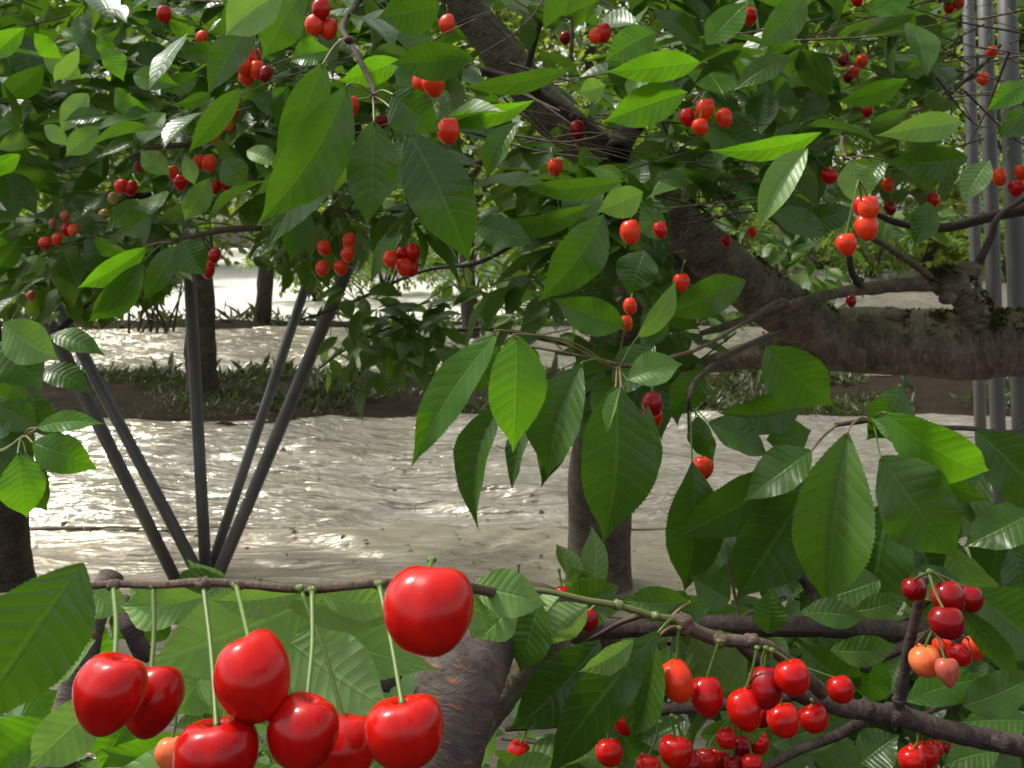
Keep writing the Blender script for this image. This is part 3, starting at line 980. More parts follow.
NL((806, -6), (757, 50), 36, 1.0, roll=-10, mat='leaf', tone=.8)
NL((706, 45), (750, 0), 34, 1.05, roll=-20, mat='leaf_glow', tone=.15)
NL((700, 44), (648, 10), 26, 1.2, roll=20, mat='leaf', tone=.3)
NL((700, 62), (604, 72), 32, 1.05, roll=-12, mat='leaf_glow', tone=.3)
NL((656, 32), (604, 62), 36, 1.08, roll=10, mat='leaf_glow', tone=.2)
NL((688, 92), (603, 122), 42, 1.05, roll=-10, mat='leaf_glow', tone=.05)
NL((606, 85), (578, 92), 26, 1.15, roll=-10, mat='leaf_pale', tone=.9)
NL((572, 68), (460, 86), 24, .98, roll=-22, mat='leaf', tone=.6, arch=.1)
NL((518, 122), (487, 180), 30, 1.0, roll=30, mat='leaf', tone=.7, fold=.4)
NL((535, 100), (430, 120), 24, 1.1, roll=-25, mat='leaf_glow', tone=.2)
NL((1030, 86), (985, 112), 26, 1.0, roll=10, mat='leaf_glow', tone=.3)
NL((1030, 110), (998, 138), 28, 1.05, roll=-10, mat='leaf', tone=.4)
NL((770, 212), (830, 238), 30, 1.2, roll=-20, mat='leaf', tone=.6)
NL((800, 225), (856, 208), 28, 1.25, roll=10, mat='leaf', tone=.4)
NL((870, 15), (915, -5), 30, 1.1, roll=-20, mat='leaf_glow', tone=.2)
NL((900, 72), (950, 52), 22, 1.3, roll=20, mat='leaf', tone=.5)

branch(mt, [(846, 158, 1.02), (842, 140, 1.1), (850, 112, 1.6), (858, 92, 2.26)], [.0018, .0022, .003, .004], 'twig')
# the bough of big dark leaves hanging in at the upper middle: also main tree
S4 = (373, 95)
NL((324, 62), (271, 168), 40, .84, roll=-18, mat='leaf', spur=(345, 38), spd=.9, tone=.3, fold=.15)
NL((349, 84), (256, 226), 62, .80, roll=-10, mat='leaf', spur=S4, spd=.86, tone=.5, fold=.22, sway=.03)
NL((352, 100), (268, 250), 62, .86, roll=25, mat='leaf', tone=.15)
NL((374, 120), (366, 228), 50, .82, roll=8, mat='leaf', spur=S4, spd=.86, tone=.7, fold=.15)
NL((405, 128), (470, 264), 66, .80, roll=-10, mat='leaf', spur=S4, spd=.86, tone=.0, fold=.10)
NL((392, 94), (441, 132), 50, .80, roll=12, mat='leaf', spur=S4, spd=.86, tone=.15, arch=.1)
NL((474, 58), (390, 64), 40, .82, roll=-14, mat='leaf', tone=.12, arch=.1)
NL((440, 6), (376, 18), 46, .84, roll=-10, mat='leaf', tone=.0)
NL((284, -8), (225, 36), 50, .82, roll=12, mat='leaf_pale', tone=.9, fold=.2)
NL((254, 20), (207, 97), 36, .86, roll=20, mat='leaf', tone=.3)
NL((240, 88), (188, 153), 28, .95, roll=-20, mat='leaf', tone=.4)
NL((400, 60), (338, 82), 30, .95, roll=-15, mat='leaf_glow', tone=.2)
NL((330, 50), (290, 62), 30, 1.0, roll=25, mat='leaf_glow', tone=.1)
NL((420, 110), (400, 60), 34, 1.05, roll=15, mat='leaf', tone=.4)
NL((300, -5), (262, 60), 40, .98, roll=-10, mat='leaf', tone=.6)
NL((470, 225), (535, 245), 34, 1.0, roll=-20, mat='leaf', tone=.2)
branch(mt, [(373, 97, .87), (372, 85, .9), (352, 45, .95), (345, 20, 1.1), (380, -20, 1.6), (420, -50, 2.2)], [.0022, .0026, .003, .0035, .006, .01], 'twig_dark', knobs=((374, 96, .87, .0042), (349, 40, .95, .005)))

# ------------------------------------------------------------------ cherries
WORD = {'cherry': 'red', 'cherry_deep': 'dark red', 'cherry_bright': 'bright red', 'cherry_orange': 'orange', 'cherry_yellow': 'unripe yellow', 'cherry_dull': 'dull reddish brown'}


def positions(items):
    n = len(items)
    xs = [i[0] for i in items]
    ys = [i[1] for i in items]
    if n == 1:
        return ['single']
    if n == 2:
        if abs(ys[0] - ys[1]) > abs(xs[0] - xs[1]):
            return ['upper' if ys[0] < ys[1] else 'lower', 'lower' if ys[0] < ys[1] else 'upper']
        return ['left' if xs[0] < xs[1] else 'right', 'right' if xs[0] < xs[1] else 'left']
    lab = [None] * n
    def take(order, w):
        for k in order:
            if lab[k] is None:
                lab[k] = w
                return
    ix = sorted(range(n), key=lambda k: xs[k])
    iy = sorted(range(n), key=lambda k: ys[k])
    take(ix, 'leftmost')
    take(ix[::-1], 'rightmost')
    take(iy, 'topmost') if n > 3 else None
    take(iy[::-1], 'lowest') if n > 4 else None
    rest = [k for k in ix if lab[k] is None]
    if len(rest) == 1:
        lab[rest[0]] = 'middle'
    else:
        names = ['second', 'third', 'fourth', 'fifth', 'sixth', 'seventh', 'eighth', 'ninth']
        for k in rest:
            lab[k] = names[ix.index(k) - 1] + ' from left'
    return lab


def cluster(desc, items, group, spur=None, dz=0.0, near=False, size=.0112, d=None, stalk=.0009, spd=None):
    """items: (x, y, radius in px[, material[, shape[, distance offset]]])."""
    d0 = d if d else size * F / max(i[2] for i in items)
    for it, pos in zip(items, positions(items)):
        x, y, r = it[:3]
        mat = it[3] if len(it) > 3 else ('cherry' if random.random() < .4 else 'cherry_bright')
        shape = it[4] if len(it) > 4 else random.choice(['egg', 'heart', 'egg', 'egg'])
        dd = d0 + (it[5] if len(it) > 5 else dz * random.uniform(-1, 1))
        sp = None
        if spur:
            sp = (spur[0] + random.uniform(-2, 2), spur[1] + random.uniform(-1, 1))
        if len(it) > 6:
            sp = it[6]
        cherry(x, y, r, '%s %s cherry %s' % (pos, WORD[mat], desc), group, d=dd, shape=shape, mat=mat, top=sp, topd=spd if spd else (d0 if spur else None),
               near=near, tilt=(random.uniform(-8, 8) - (22 if near else 6), random.uniform(-10, 10)), stalk=stalk)


G1 = 'cherries hanging in the tree crowns'
O, Y, D, B_, U = 'cherry_orange', 'cherry_yellow', 'cherry_deep', 'cherry_bright', 'cherry_dull'
W = .018
cluster('of the trio at the top edge left of the dark leaves', [(321, 9, 9), (314, 25, 9), (328, 29, 9)], G1, (328, -22), W)
cluster('of the bunch by the dark upright leaf', [(243, 66, 8), (253, 58, 8), (257, 70, 8), (265, 74, 7, D), (247, 76, 8)], G1, (252, 34), W)
cluster('half behind a leaf at the top edge, left of the pale leaf', [(164, 14, 7)], G1, (166, -4))
cluster('tucked under a leaf just left of the dark upright leaf', [(202, 38, 6)], G1, (204, 22))
cluster('of the trio below the long dark leaf in the upper left', [(226, 113, 6, B_), (234, 111, 6, B_), (228, 125, 6, O)], G1, (232, 92), W)
cluster('alone left of the trio below the long dark leaf', [(213, 134, 7, O)], G1, (216, 112))
cluster('of the pair left of the small pale leaf at left', [(172, 172, 6), (181, 182, 7)], G1, (184, 148), W)
cluster('of the pair right of the small pale leaf at left', [(199, 162, 6), (209, 163, 7)], G1, (200, 142), W)
cluster('of the pair below the left crown, next to the bent leaf', [(215, 187, 6), (226, 184, 6)], G1, (222, 160), W)
cluster('under the bare twig in the left crown', [(139, 167, 5, U)], G1, (140, 152))
cluster('of the pair hanging left of the bare twig at left', [(121, 186, 6.5), (131, 188, 6.5)], G1, (131, 160), W)
cluster('of the yellow pair below the red pair in the left crown', [(113, 198, 5, Y, 'egg'), (104, 215, 5, Y, 'egg')], G1, (118, 182), W)
cluster('of the loose bunch low at the far left', [(45, 243, 6, B_, 'heart'), (57, 239, 5, B_, 'point'), (67, 229, 6), (73, 230, 5, O), (65, 216, 4.5, U), (53, 223, 4, U)], G1, (62, 200), W)
cluster('beside the leaning pole tops at the far left', [(31, 296, 4.5, U)], G1, (30, 282))
cluster('of the pair against the sunlit white gap', [(214, 256, 6, 'cherry', 'egg'), (208, 270, 7, 'cherry', 'egg')], G1, (206, 240), W)
cluster('peeking over a dark leaf at the diagonal bough', [(447, 24, 8)], G1, (447, 4), dz=0)
cluster('of the pair under the dark leaf left of the diagonal bough', [(421, 82, 9, B_), (433, 84, 11, B_)], G1, (432, 60), W)
cluster('beside the long drooping dark leaves in the upper middle', [(350, 106, 9, B_)], G1, (371, 97))
cluster('behind the top of the hanging dark leaf in the upper middle', [(381, 122, 7, 'cherry_deep')], G1, (374, 98))
cluster('hanging right of the rounded dark leaf in the upper middle', [(448, 131, 11, B_, 'egg')], G1, (446, 100))
cluster('of the loose bunch left of the five-cherry bunch', [(324, 248, 6.5), (322, 268, 6.5), (349, 241, 7), (348, 254, 7), (341, 267, 7)], G1, (338, 218), W)
cluster('of the tight bunch below the tip of the great dark leaf', [(390, 259, 7), (402, 254, 7), (404, 266, 8), (413, 252, 7), (411, 268, 7)], G1, (402, 225), W)
cluster('of the pair right of the thin upright twig at the top', [(595, 36, 6.5), (603, 33, 8)], G1, (603, 12), W)
cluster('beside the thin upright twig in the top middle', [(565, 38, 5.5, D)], G1, (568, 24))
cluster('at the tip of a bright leaf in the top middle', [(652, 38, 5.5, O)], G1, (654, 26))
cluster('hanging at the top between the leaves, left of the brown trunk', [(749, 16, 8)], G1, (750, -6))
cluster('of the four under the knobbly dark spur', [(687, 117, 7.5), (700, 127, 8), (705, 109, 9), (724, 118, 8.5, B_)], G1, (706, 92), W)
cluster('of the stacked trio left of the diagonal bough', [(555, 167, 7.5), (559, 190, 8), (560, 217, 5, B_)], G1, (553, 148), W)
cluster('against the bark of the diagonal bough below the sawn stub branch', [(577, 130, 8, D)], G1, (577, 112), d=1.6)
cluster('of the two flanking a hanging leaf below the stub', [(630, 232, 10, B_), (660, 230, 7, 'cherry')], G1, (640, 200), W)
cluster('of the stacked pair between the veined leaves', [(630, 306, 7, B_), (626, 323, 6.5, B_)], G1, (634, 285), W, d=.99)
cluster('on the bark side of the diagonal bough, above the dark leaf', [(681, 282, 8)], G1, (684, 260), d=1.25)
cluster('of the stacked pair above the biggest hanging leaf', [(652, 404, 10, D), (652, 417, 9.5, 'cherry', 'flat')], G1, (655, 372), .008, d=1.0)
cluster('hanging on a long stalk over the silver sheet', [(703, 467, 10, B_, 'heart')], G1, (694, 410), d=1.02)
cluster('on the knobbly spur under the thick limb', [(695, 380, 5)], G1, (696, 366), d=1.3)
cluster('of the small dark bunch right of the brown trunk', [(843, 60, 5.5, D), (862, 61, 5.5), (854, 71, 5.5), (848, 77, 5, D)], G1, (856, 44), W)
cluster('hanging alone below the small dark bunch', [(867, 111, 5.5)], G1, (866, 98))
cluster('at the very top edge right of the brown trunk', [(857, 0, 5.5)], G1, (857, -16))
cluster('of the pair at the top edge left of the three posts', [(949, 8, 5), (959, 4, 5)], G1, (954, -14), W)
cluster('of the two in front of the middle post', [(992, 52, 5.5), (983, 79, 5.5)], G1, (990, 34), W)
cluster('hanging under the pale leaf cluster right of the bough', [(829, 176, 8, 'cherry', 'flat')], G1, (818, 158))
cluster('of the small trio behind the large bright pair on the right', [(888, 185, 6), (890, 208, 6, D), (933, 200, 6)], G1, (896, 168), W)
cluster('of the bright overlapping bunch under the pale leaf on the right', [(868, 208, 10, B_, 'egg'), (862, 206, 9, 'cherry', 'egg', .02), (866, 227, 11, B_, 'egg'), (846, 244, 10, B_, 'heart')], G1, (858, 180), .012)
cluster('below the pale side branch above the thick limb', [(851, 301, 5, D)], G1, (850, 290), d=2.3)
cluster('of the small pair beside the bark of the diagonal bough', [(726, 241, 5), (752, 232, 5)], G1, (740, 215), W)
cluster('of the trio by the broad post at the right edge', [(999, 177, 7.5), (1016, 188, 7.5), (1021, 172, 7)], G1, (1008, 146), W)

# close-up cherries, lower left
G2 = 'large close cherries in the lower left'
cl = dict(near=True, stalk=.00075)
for (x, y, r, d, shape, mat, top, tilt, lab) in [
    (110, 691, 35, .300, 'heart', 'cherry', (113, 585), (4, 4), 'large heart-shaped red cherry, leftmost of the close-up row, beside the big dark leaf'),
    (152, 698, 31, .322, 'heart', 'cherry', (153, 586), (0, -12), 'large red cherry partly hidden behind the leftmost close-up cherry'),
    (252, 677, 36, .300, 'egg', 'cherry', (236, 585), (0, -8), 'large egg-shaped red cherry in the middle, before a pale leaf'),
    (216, 754, 38, .292, 'flat', 'cherry', (203, 583), (10, -3), 'large broad red cherry at the bottom edge with its stalk pit showing'),
    (303, 730, 35, .298, 'round', 'cherry', (312, 590), (6, 6), 'large round dark-sided red cherry right of the bottom-edge one'),
    (341, 748, 33, .320, 'heart', 'cherry', (300, 588), (0, 6), 'red cherry squeezed between the round one and the one near the bark'),
    (404, 730, 36, .300, 'flat', 'cherry', (379, 584), (10, -6), 'large red cherry rightmost of the close-up row, in front of the grey limb'),
    (428, 608, 43, .255, 'round', 'cherry', (432, 560), (-6, 0), 'biggest and nearest red cherry, hanging highest above the grey limb'),
    (171, 752, 15, .440, 'round', 'cherry_orange', (176, 700), (0, 0), 'small orange cherry behind the broad bottom-edge cherry'),
    (275, 606, 10, .52, 'round', 'cherry_bright', (270, 588), (0, 0), 'small red cherry far behind above the pale leaves of the close-up'),
]:
    cherry(x, y, r, lab, G2, d=d, shape=shape, mat=mat, top=top, topd=(.35 if d < .33 and r < 45 else d + .01), near=True, tilt=(tilt[0] - 24, tilt[1]), stalk=.00085)

# cherries of the lower right branch
G3 = 'cherries on the lower right branch'
cluster('of the side-by-side pair hanging left of the central bunch', [(676, 681, 17, 'cherry_bright', 'egg', 0, (679, 628)), (706, 696, 16, 'cherry', 'egg', .01, (719, 641))], G3, None, 0, True, d=.60)
cluster('of the big central bunch over the dark limb',
        [(744, 710, 17, 'cherry', 'egg', 0, (757, 648)), (765, 687, 17, D, 'egg', .005, (766, 648)), (792, 677, 17, 'cherry', 'round', -.01, (772, 650)),
         (783, 720, 16, 'cherry', 'round', .02, (770, 650)), (758, 712, 14, D, 'round', .04, (766, 650))], G3, None, 0, True, d=.60)
cluster('hanging under the dark limb just right of the central bunch', [(813, 718, 14, 'cherry', 'flat', 0, (812, 700))], G3, None, 0, True, d=.68)
cluster('alone on a slanting stalk above the dark limb', [(840, 689, 13, 'cherry', 'round', 0, (790, 662))], G3, None, 0, True, d=.66)
cluster('of the small bunch under the central bunch',
        [(726, 738, 10, 'cherry', 'round', 0), (741, 746, 10, D, 'round', .01), (758, 742, 11, 'cherry', 'round', .02), (706, 759, 10, 'cherry', 'round', 0), (718, 757, 10, D, 'round', .03),
         (735, 765, 10, D, 'round', 0), (752, 764, 10, 'cherry', 'round', -.01)], G3, (738, 712), 0, True, d=.78)
cluster('hanging left in the shade below the big dark leaves', [(625, 720, 12, 'cherry', 'egg', 0, (618, 700))], G3, None, 0, True, d=.77)
cluster('at the bottom, between the big dark leaf and the lone stalk', [(609, 752, 13, 'cherry', 'round', 0, (606, 720))], G3, None, 0, True, d=.76)
cluster('at the bottom below the side-by-side pair', [(676, 751, 16, 'cherry', 'flat', 0, (672, 716)), (648, 767, 12, 'cherry', 'round', .02, (660, 722)), (690, 764, 10, D, 'round', .06, (676, 718))], G3, None, 0, True, d=.66)
cluster('behind the big dark leaves near the left of the branch', [(619, 680, 11, D, 'round', 0, (621, 662)), (587, 620, 11, 'cherry_deep', 'round', -.08, (600, 602))], G3, None, 0, True, d=.74)
cluster('of the two near the start of the green twig', [(519, 593, 7, 'cherry', 'round'), (562, 594, 8, 'cherry', 'round')], G3, None, 0, True, d=.85)
cluster('at the bottom edge, far left of the branch', [(519, 752, 11, 'cherry', 'round', 0, (527, 728))], G3, None, 0, True, d=.78)
cluster('of the upper right bunch beside the upright twig',
        [(948, 597, 16, D, 'round', 0), (968, 598, 13, D, 'round', .02), (946, 622, 16, 'cherry_deep', 'round', -.02), (914, 589, 12, D, 'round', .04)], G3, (930, 572), 0, True, d=.62)
cluster('of the paler bunch under the upper right dark ones',
        [(925, 661, 15, O, 'round', 0), (947, 671, 11, U, 'point', -.02), (943, 646, 10, 'cherry_bright', 'round', .03), (959, 654, 11, 'cherry', 'round', 0), (973, 648, 10, B_, 'egg', .02), (916, 650, 7, O, 'round', .05)],
        G3, (934, 624), 0, True, d=.66)
cluster('of the bunch at the bottom right under the dark limb', [(912, 760, 13, 'cherry', 'round', 0), (925, 754, 12, 'cherry', 'round', .02), (934, 748, 8, 'cherry', 'round', .08), (949, 748, 6, D, 'round', .1)], G3, (920, 732), 0, True, d=.74)
cluster('of the small pair behind the lower right leaves', [(976, 712, 7, 'cherry', 'round'), (967, 720, 5, D, 'round')], G3, (968, 700), 0, False, d=.95)
cluster('of the small dark pair above the black branch', [(851, 595, 7, D, 'round'), (863, 590, 7, D, 'round')], G3, (856, 576), 0, False, d=.95)
cluster('below the black branch, half hidden by a leaf', [(851, 637, 8, B_, 'round')], G3, (852, 624), 0, False, d=.92)

# ------------------------------------------------------------------ mid canopy: shoots of the near trees
def shoots(n, region, dr, r=rng):
    """Random shoot centres whose foot lies inside region(px) -> (ytop, ybottom) at distances dr."""
    C, D = [], []
    while len(C) < n:
        px = r.uniform(-80, 1110)
        lim = region(px)
        if lim is None:
            continue
        y = r.uniform(*lim)
        d = r.uniform(*dr)
        C.append(P(px, y, d))
        D.append(nrm([r.normal(0, 1), r.normal(0, 1), r.normal(0, .35)]))
    return C, D


def lower(px):
    return np.interp(px, [-80, 40, 90, 150, 190, 255, 268, 300, 330, 440, 480, 540, 700, 800, 850, 940, 1024, 1110],
                     [320, 310, 280, 235, 205, 200, 230, 240, 265, 265, 275, 275, 255, 240, 200, 180, 205, 215])


lt = thing('cherry_tree', 'left cherry tree whose dark trunk shows at the lower left corner', 'tree', ground_at(2, 3.4))
for x, y, r in ((455, 0, 22), (474, 20, 24), (495, 50, 24), (520, 78, 22), (545, 108, 18), (690, 228, 20), (715, 255, 30), (745, 282, 30), (775, 305, 24),
                (800, 303, 9), (845, 291, 9), (890, 286, 9), (930, 285, 12), (618, 140, 22), (590, 130, 8), (560, 106, 8), (535, 92, 8), (900, 256, 6), (972, 110, 9), (976, 200, 9), (990, 120, 10), (995, 230, 10),
                (1012, 60, 12), (1016, 160, 12), (1018, 250, 12), (228, 285, 28), (225, 262, 22), (235, 305, 26), (262, 290, 14), (186, 260, 10), (187, 300, 10), (920, 235, 20), (930, 260, 26), (870, 270, 12)):
    KEEP.append((x, y, r, 2.35 if x > 300 else 6.0))
for (xa, xb, dd_) in ((968, 983, 4.3), (985, 1003, 3.4), (1007, 1026, 3.0)):
    for y in range(0, 500, 22):
        KEEP.append((xa + (xb - xa) * y / 520, y, 7, dd_))
C_, D_ = shoots(290, lambda x: (-110, lower(x) - 15) if x > 300 else None, (1.6, 3.3))
foliage(mt, C_, D_, (6, 10), .085, .14, 'leaf_mid', nu=8, nv=4, twigs=.0012, prune=True)
C_, D_ = shoots(90, lambda x: (-40, lower(x) - 40) if x > 250 else None, (1.15, 1.7))
foliage(mt, C_, D_, (5, 8), .095, .14, 'leaf', nu=14, nv=4, twigs=.0012, prune=True, name='leafy_shoots')
C_, D_ = shoots(250, lambda x: (-60, lower(x) - 20) if x < 320 else None, (1.9, 3.6))
foliage(lt, C_, D_, (6, 10), .08, .135, 'leaf_mid', nu=8, nv=4, twigs=.0012, prune=True)
C_, D_ = shoots(36, lambda x: (-30, lower(x) - 35) if x < 260 else None, (1.4, 2.0))
foliage(lt, C_, D_, (5, 8), .09, .13, 'leaf', nu=14, nv=4, twigs=.0012, prune=True, name='leafy_shoots')
# the crowns go on overhead, unseen; added to darken and dapple the near ground
for tr, xa, xb in ((mt, -.5, 4.5), (lt, -4.5, -.5)):
    C_ = [np.array([rng.uniform(xa, xb), yv, rng.uniform(2.05, 3.0) + .22 * yv]) for yv in rng.uniform(1.3, 6.8, 140)]
    D_ = [nrm([rng.normal(), rng.normal(), rng.normal() * .3]) for _ in C_]
    foliage(tr, C_, D_, (6, 10), .10, .15, 'leaf_mid', nu=6, nv=2, twigs=.003, spread=1.5, name='overhead_foliage')
# low hanging shoot between the fan of poles and the middle leaves
C_, D_ = [], []
for i in range(30):
    C_.append(P(rng.uniform(320, 540), rng.uniform(265, 365), rng.uniform(2.7, 3.8)))
    D_.append(nrm([rng.normal(0, 1), rng.normal(0, .6), -.3]))
foliage(mt, C_, D_, (6, 9), .09, .13, 'leaf_mid', nu=8, nv=4, twigs=.0014, name='hanging_foliage')
branch(mt, [(320, 368, 3.3), (345, 350, 3.3), (400, 325, 3.3), (450, 330, 3.4), (500, 330, 3.4), (600, 350, 3.3)], [.004, .005, .006, .008, .01, .014], 'twig_dark')
branch(mt, [(300, 320, 3.2), (345, 305, 3.2), (420, 272, 3.2), (480, 262, 3.1), (540, 230, 2.9), (640, 195, 2.6)], [.004, .005, .006, .008, .01, .016], 'twig_dark')

C_, D_ = [], []
for i in range(95):
    C_.append(P(rng.uniform(470, 850) if i > 12 else rng.uniform(850, 1000), rng.uniform(215, 318) if i > 12 else rng.uniform(200, 225), rng.uniform(3.0, 5.0)))
    D_.append(nrm([rng.normal(0, 1), rng.normal(0, .6), -.2]))
foliage(mt, C_, D_, (6, 9), .10, .14, 'leaf_mid', nu=8, nv=4, twigs=.0014, prune=True, name='hanging_foliage')
C_, D_ = [], []
for i in range(130):
    x = rng.choice([rng.uniform(10, 190), rng.uniform(10, 190), rng.uniform(262, 345)])
    C_.append(P(x, rng.uniform(215, 295 if x < 110 else 278 if x < 190 else 262), rng.uniform(2.4, 4.2)))
    D_.append(nrm([rng.normal(0, 1), rng.normal(0, .6), -.2]))
foliage(lt, C_, D_, (6, 9), .09, .14, 'leaf_mid', nu=8, nv=4, twigs=.0014, prune=True, name='hanging_foliage')
C_, D_ = [], []
for i in range(22):
    C_.append(P(rng.uniform(575, 720), rng.uniform(110, 235), rng.uniform(1.25, 1.95)))
    D_.append(nrm([rng.normal(0, 1), rng.normal(0, .6), -.1]))
foliage(mt, C_, D_, (4, 7), .09, .13, 'leaf', nu=14, nv=4, twigs=.0012, prune=True, name='leafy_shoots')
C_, D_ = [], []
for i in range(16):
    C_.append(P(rng.uniform(575, 690), rng.uniform(245, 400), rng.uniform(1.25, 2.0)))
    D_.append(nrm([rng.normal(0, 1), rng.normal(0, .6), -.2]))
foliage(mt, C_, D_, (5, 8), .09, .13, 'leaf', nu=14, nv=4, twigs=.0012, prune=True, name='hanging_foliage')
# left tree: trunk, forks, big leaves
mb = MB()
mb.tube([ground_at(2, 3.4) - [0, 0, .05], P(0, 580, 3.4), P(-4, 520, 3.4), P(-12, 440, 3.42), P(-30, 330, 3.45), P(-60, 180, 3.5), P(-70, 20, 3.5)],
        [.16, .125, .118, .115, .10, .085, .06], 20, rough=.06, sub=10, seed=8)
mb.build('trunk', M['bark_dark'], lt)
branch(lt, [(-40, 250, 3.4), (20, 225, 3.0), (90, 200, 2.7), (150, 195, 2.5)], [.03, .022, .015, .008], 'twig_dark', 'limb')
branch(lt, [(-60, -10, 3.4), (0, 20, 3.1), (60, 50, 2.9), (120, 62, 2.7)], [.03, .025, .018, .008], 'twig_dark', 'limb')
branch(lt, [(-20, 375, 2.2), (40, 345, 2.3), (90, 300, 2.6), (110, 260, 2.8)], [.012, .010, .008, .005], 'twig_dark', 'limb')
branch(lt, [(90, 265, 1.8), (150, 245, 1.75), (185, 238, 1.7), (225, 230, 1.7), (262, 228, 1.7)], [.003, .004, .005, .006, .006], 'twig')
branch(lt, [(125, 160, 1.7), (150, 148, 1.7), (182, 145, 1.7), (215, 140, 1.75)], [.004, .005, .006, .006], 'twig')
LL = lambda *a, **k: near_leaf(lt, *a, **k)
S5 = (22, 438)
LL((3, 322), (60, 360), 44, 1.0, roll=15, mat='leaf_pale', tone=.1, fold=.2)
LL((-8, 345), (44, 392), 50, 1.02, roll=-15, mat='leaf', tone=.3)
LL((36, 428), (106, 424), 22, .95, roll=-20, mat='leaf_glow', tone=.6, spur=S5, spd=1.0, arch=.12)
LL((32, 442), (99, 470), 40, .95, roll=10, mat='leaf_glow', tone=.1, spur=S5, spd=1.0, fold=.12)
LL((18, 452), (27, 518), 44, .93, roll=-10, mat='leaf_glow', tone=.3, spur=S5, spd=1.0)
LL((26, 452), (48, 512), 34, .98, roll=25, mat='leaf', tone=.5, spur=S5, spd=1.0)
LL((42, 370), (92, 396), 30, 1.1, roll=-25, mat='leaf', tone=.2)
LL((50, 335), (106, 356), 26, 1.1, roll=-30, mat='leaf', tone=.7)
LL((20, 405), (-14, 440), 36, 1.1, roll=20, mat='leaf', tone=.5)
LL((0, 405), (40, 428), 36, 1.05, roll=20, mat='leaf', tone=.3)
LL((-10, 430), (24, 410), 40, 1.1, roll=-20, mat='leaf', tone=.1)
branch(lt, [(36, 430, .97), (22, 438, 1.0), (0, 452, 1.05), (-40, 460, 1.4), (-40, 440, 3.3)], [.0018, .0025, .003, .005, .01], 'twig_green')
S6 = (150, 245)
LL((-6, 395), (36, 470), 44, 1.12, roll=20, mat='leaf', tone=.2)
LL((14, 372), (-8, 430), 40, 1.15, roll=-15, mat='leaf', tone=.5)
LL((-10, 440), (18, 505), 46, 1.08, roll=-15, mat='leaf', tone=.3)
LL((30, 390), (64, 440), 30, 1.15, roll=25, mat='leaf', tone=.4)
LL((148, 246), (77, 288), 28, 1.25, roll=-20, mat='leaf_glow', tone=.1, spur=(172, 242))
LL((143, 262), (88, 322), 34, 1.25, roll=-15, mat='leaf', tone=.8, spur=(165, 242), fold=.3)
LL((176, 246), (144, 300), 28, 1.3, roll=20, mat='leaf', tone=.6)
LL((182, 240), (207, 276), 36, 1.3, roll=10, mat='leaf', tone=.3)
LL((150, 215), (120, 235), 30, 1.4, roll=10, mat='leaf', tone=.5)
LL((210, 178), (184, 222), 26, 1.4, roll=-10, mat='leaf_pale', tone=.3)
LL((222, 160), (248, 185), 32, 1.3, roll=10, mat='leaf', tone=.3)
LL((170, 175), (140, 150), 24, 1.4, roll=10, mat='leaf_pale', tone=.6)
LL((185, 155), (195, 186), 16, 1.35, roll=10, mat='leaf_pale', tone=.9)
for k in range(90):                                       # further big leaves through the left crown
    x, y = rng.uniform(-5, 255), rng.uniform(0, 300)
    if y > lower(x) - 5:
        continue
    ang = rng.uniform(.1, 1.2) if rng.random() < .45 else rng.uniform(2.0, 3.0)
    l_ = rng.uniform(38, 62)
    if any(math.hypot(x + l_ * t * math.cos(ang) - k_[0], y + l_ * t * .8 * math.sin(ang) - k_[1]) < k_[2] + 9 for k_ in KEEP for t in (0, .3, .6, 1)):
        continue
    LL((x, y), (x + l_ * math.cos(ang), y + l_ * math.sin(ang) * .8), l_ * rng.uniform(.38, .52), rng.uniform(1.3, 2.0), dd=rng.uniform(-.04, .04),
       roll=rng.uniform(-45, 45), mat=random.choice(['leaf', 'leaf', 'leaf_glow', 'leaf_pale']))
for o in list(lt.children):
    pass

# ------------------------------------------------------------------ the trees behind
def back_tree(px, d, rad, label, crown, n, mat='leaf_far', lean=0.0, leafr=(.09, .15), bark='bark_dark', h=None, fork=1.25):
    base = ground_at(px, d)
    root = thing('cherry_tree', label, 'tree', base, 'orchard trees farther back')
    h = h or 2.4
    top = base + np.array([lean, 0, h])
    mb = MB()
    m1 = base + (top - base) * .45 + np.array([rng.normal(0, .05), 0, 0])
    mb.tube([base - [0, 0, .1], base + [0, 0, .12], m1, top], [rad * 1.35, rad, rad * .85, rad * .55], 16, rough=.09, sub=9, seed=int(px) + 300)
    mb.build('trunk', M[bark], root)
    cx, cy, cz, rx, ry, rz = crown
    cen = base + np.array([cx, cy, cz])
    C, D = [], []
    for b in range(7):
        ang = b * 2 * math.pi / 7 + rng.uniform(-.3, .3)
        s = base + (top - base) * rng.uniform(.5, .95)
        e = cen + np.array([math.cos(ang) * rx * .85, math.sin(ang) * ry * .85, rng.uniform(-.6, .5) * rz])
        mid = (s + e) / 2 + np.array([0, 0, rng.uniform(.05, .3)])
        mb = MB()
        mb.tube([s, mid, e], [rad * .45, rad * .28, rad * .08], 8, rough=.08, sub=6, seed=b)
        mb.build('limb', M[bark], root)
        for k in range(n // 12):
            t = rng.uniform(.25, 1.05)
            c = (s * (1 - t) ** 2 + 2 * mid * t * (1 - t) + e * t * t) + rng.normal(0, .28, 3) * np.array([1, 1, .8])
            C.append(c)
            D.append(nrm(e - s + rng.normal(0, .8, 3)))
    while len(C) < n:
        v = rng.normal(0, 1, 3)
        v = v / np.linalg.norm(v) * rng.uniform(.35, 1) ** .5
        C.append(cen + v * np.array([rx, ry, rz]))
        D.append(nrm([v[0], v[1], v[2] * .4 + rng.normal(0, .2)]))
    foliage(root, C, D, (6, 10), *leafr, mat, nu=5, nv=2, twigs=None, spread=1.4)
    return root


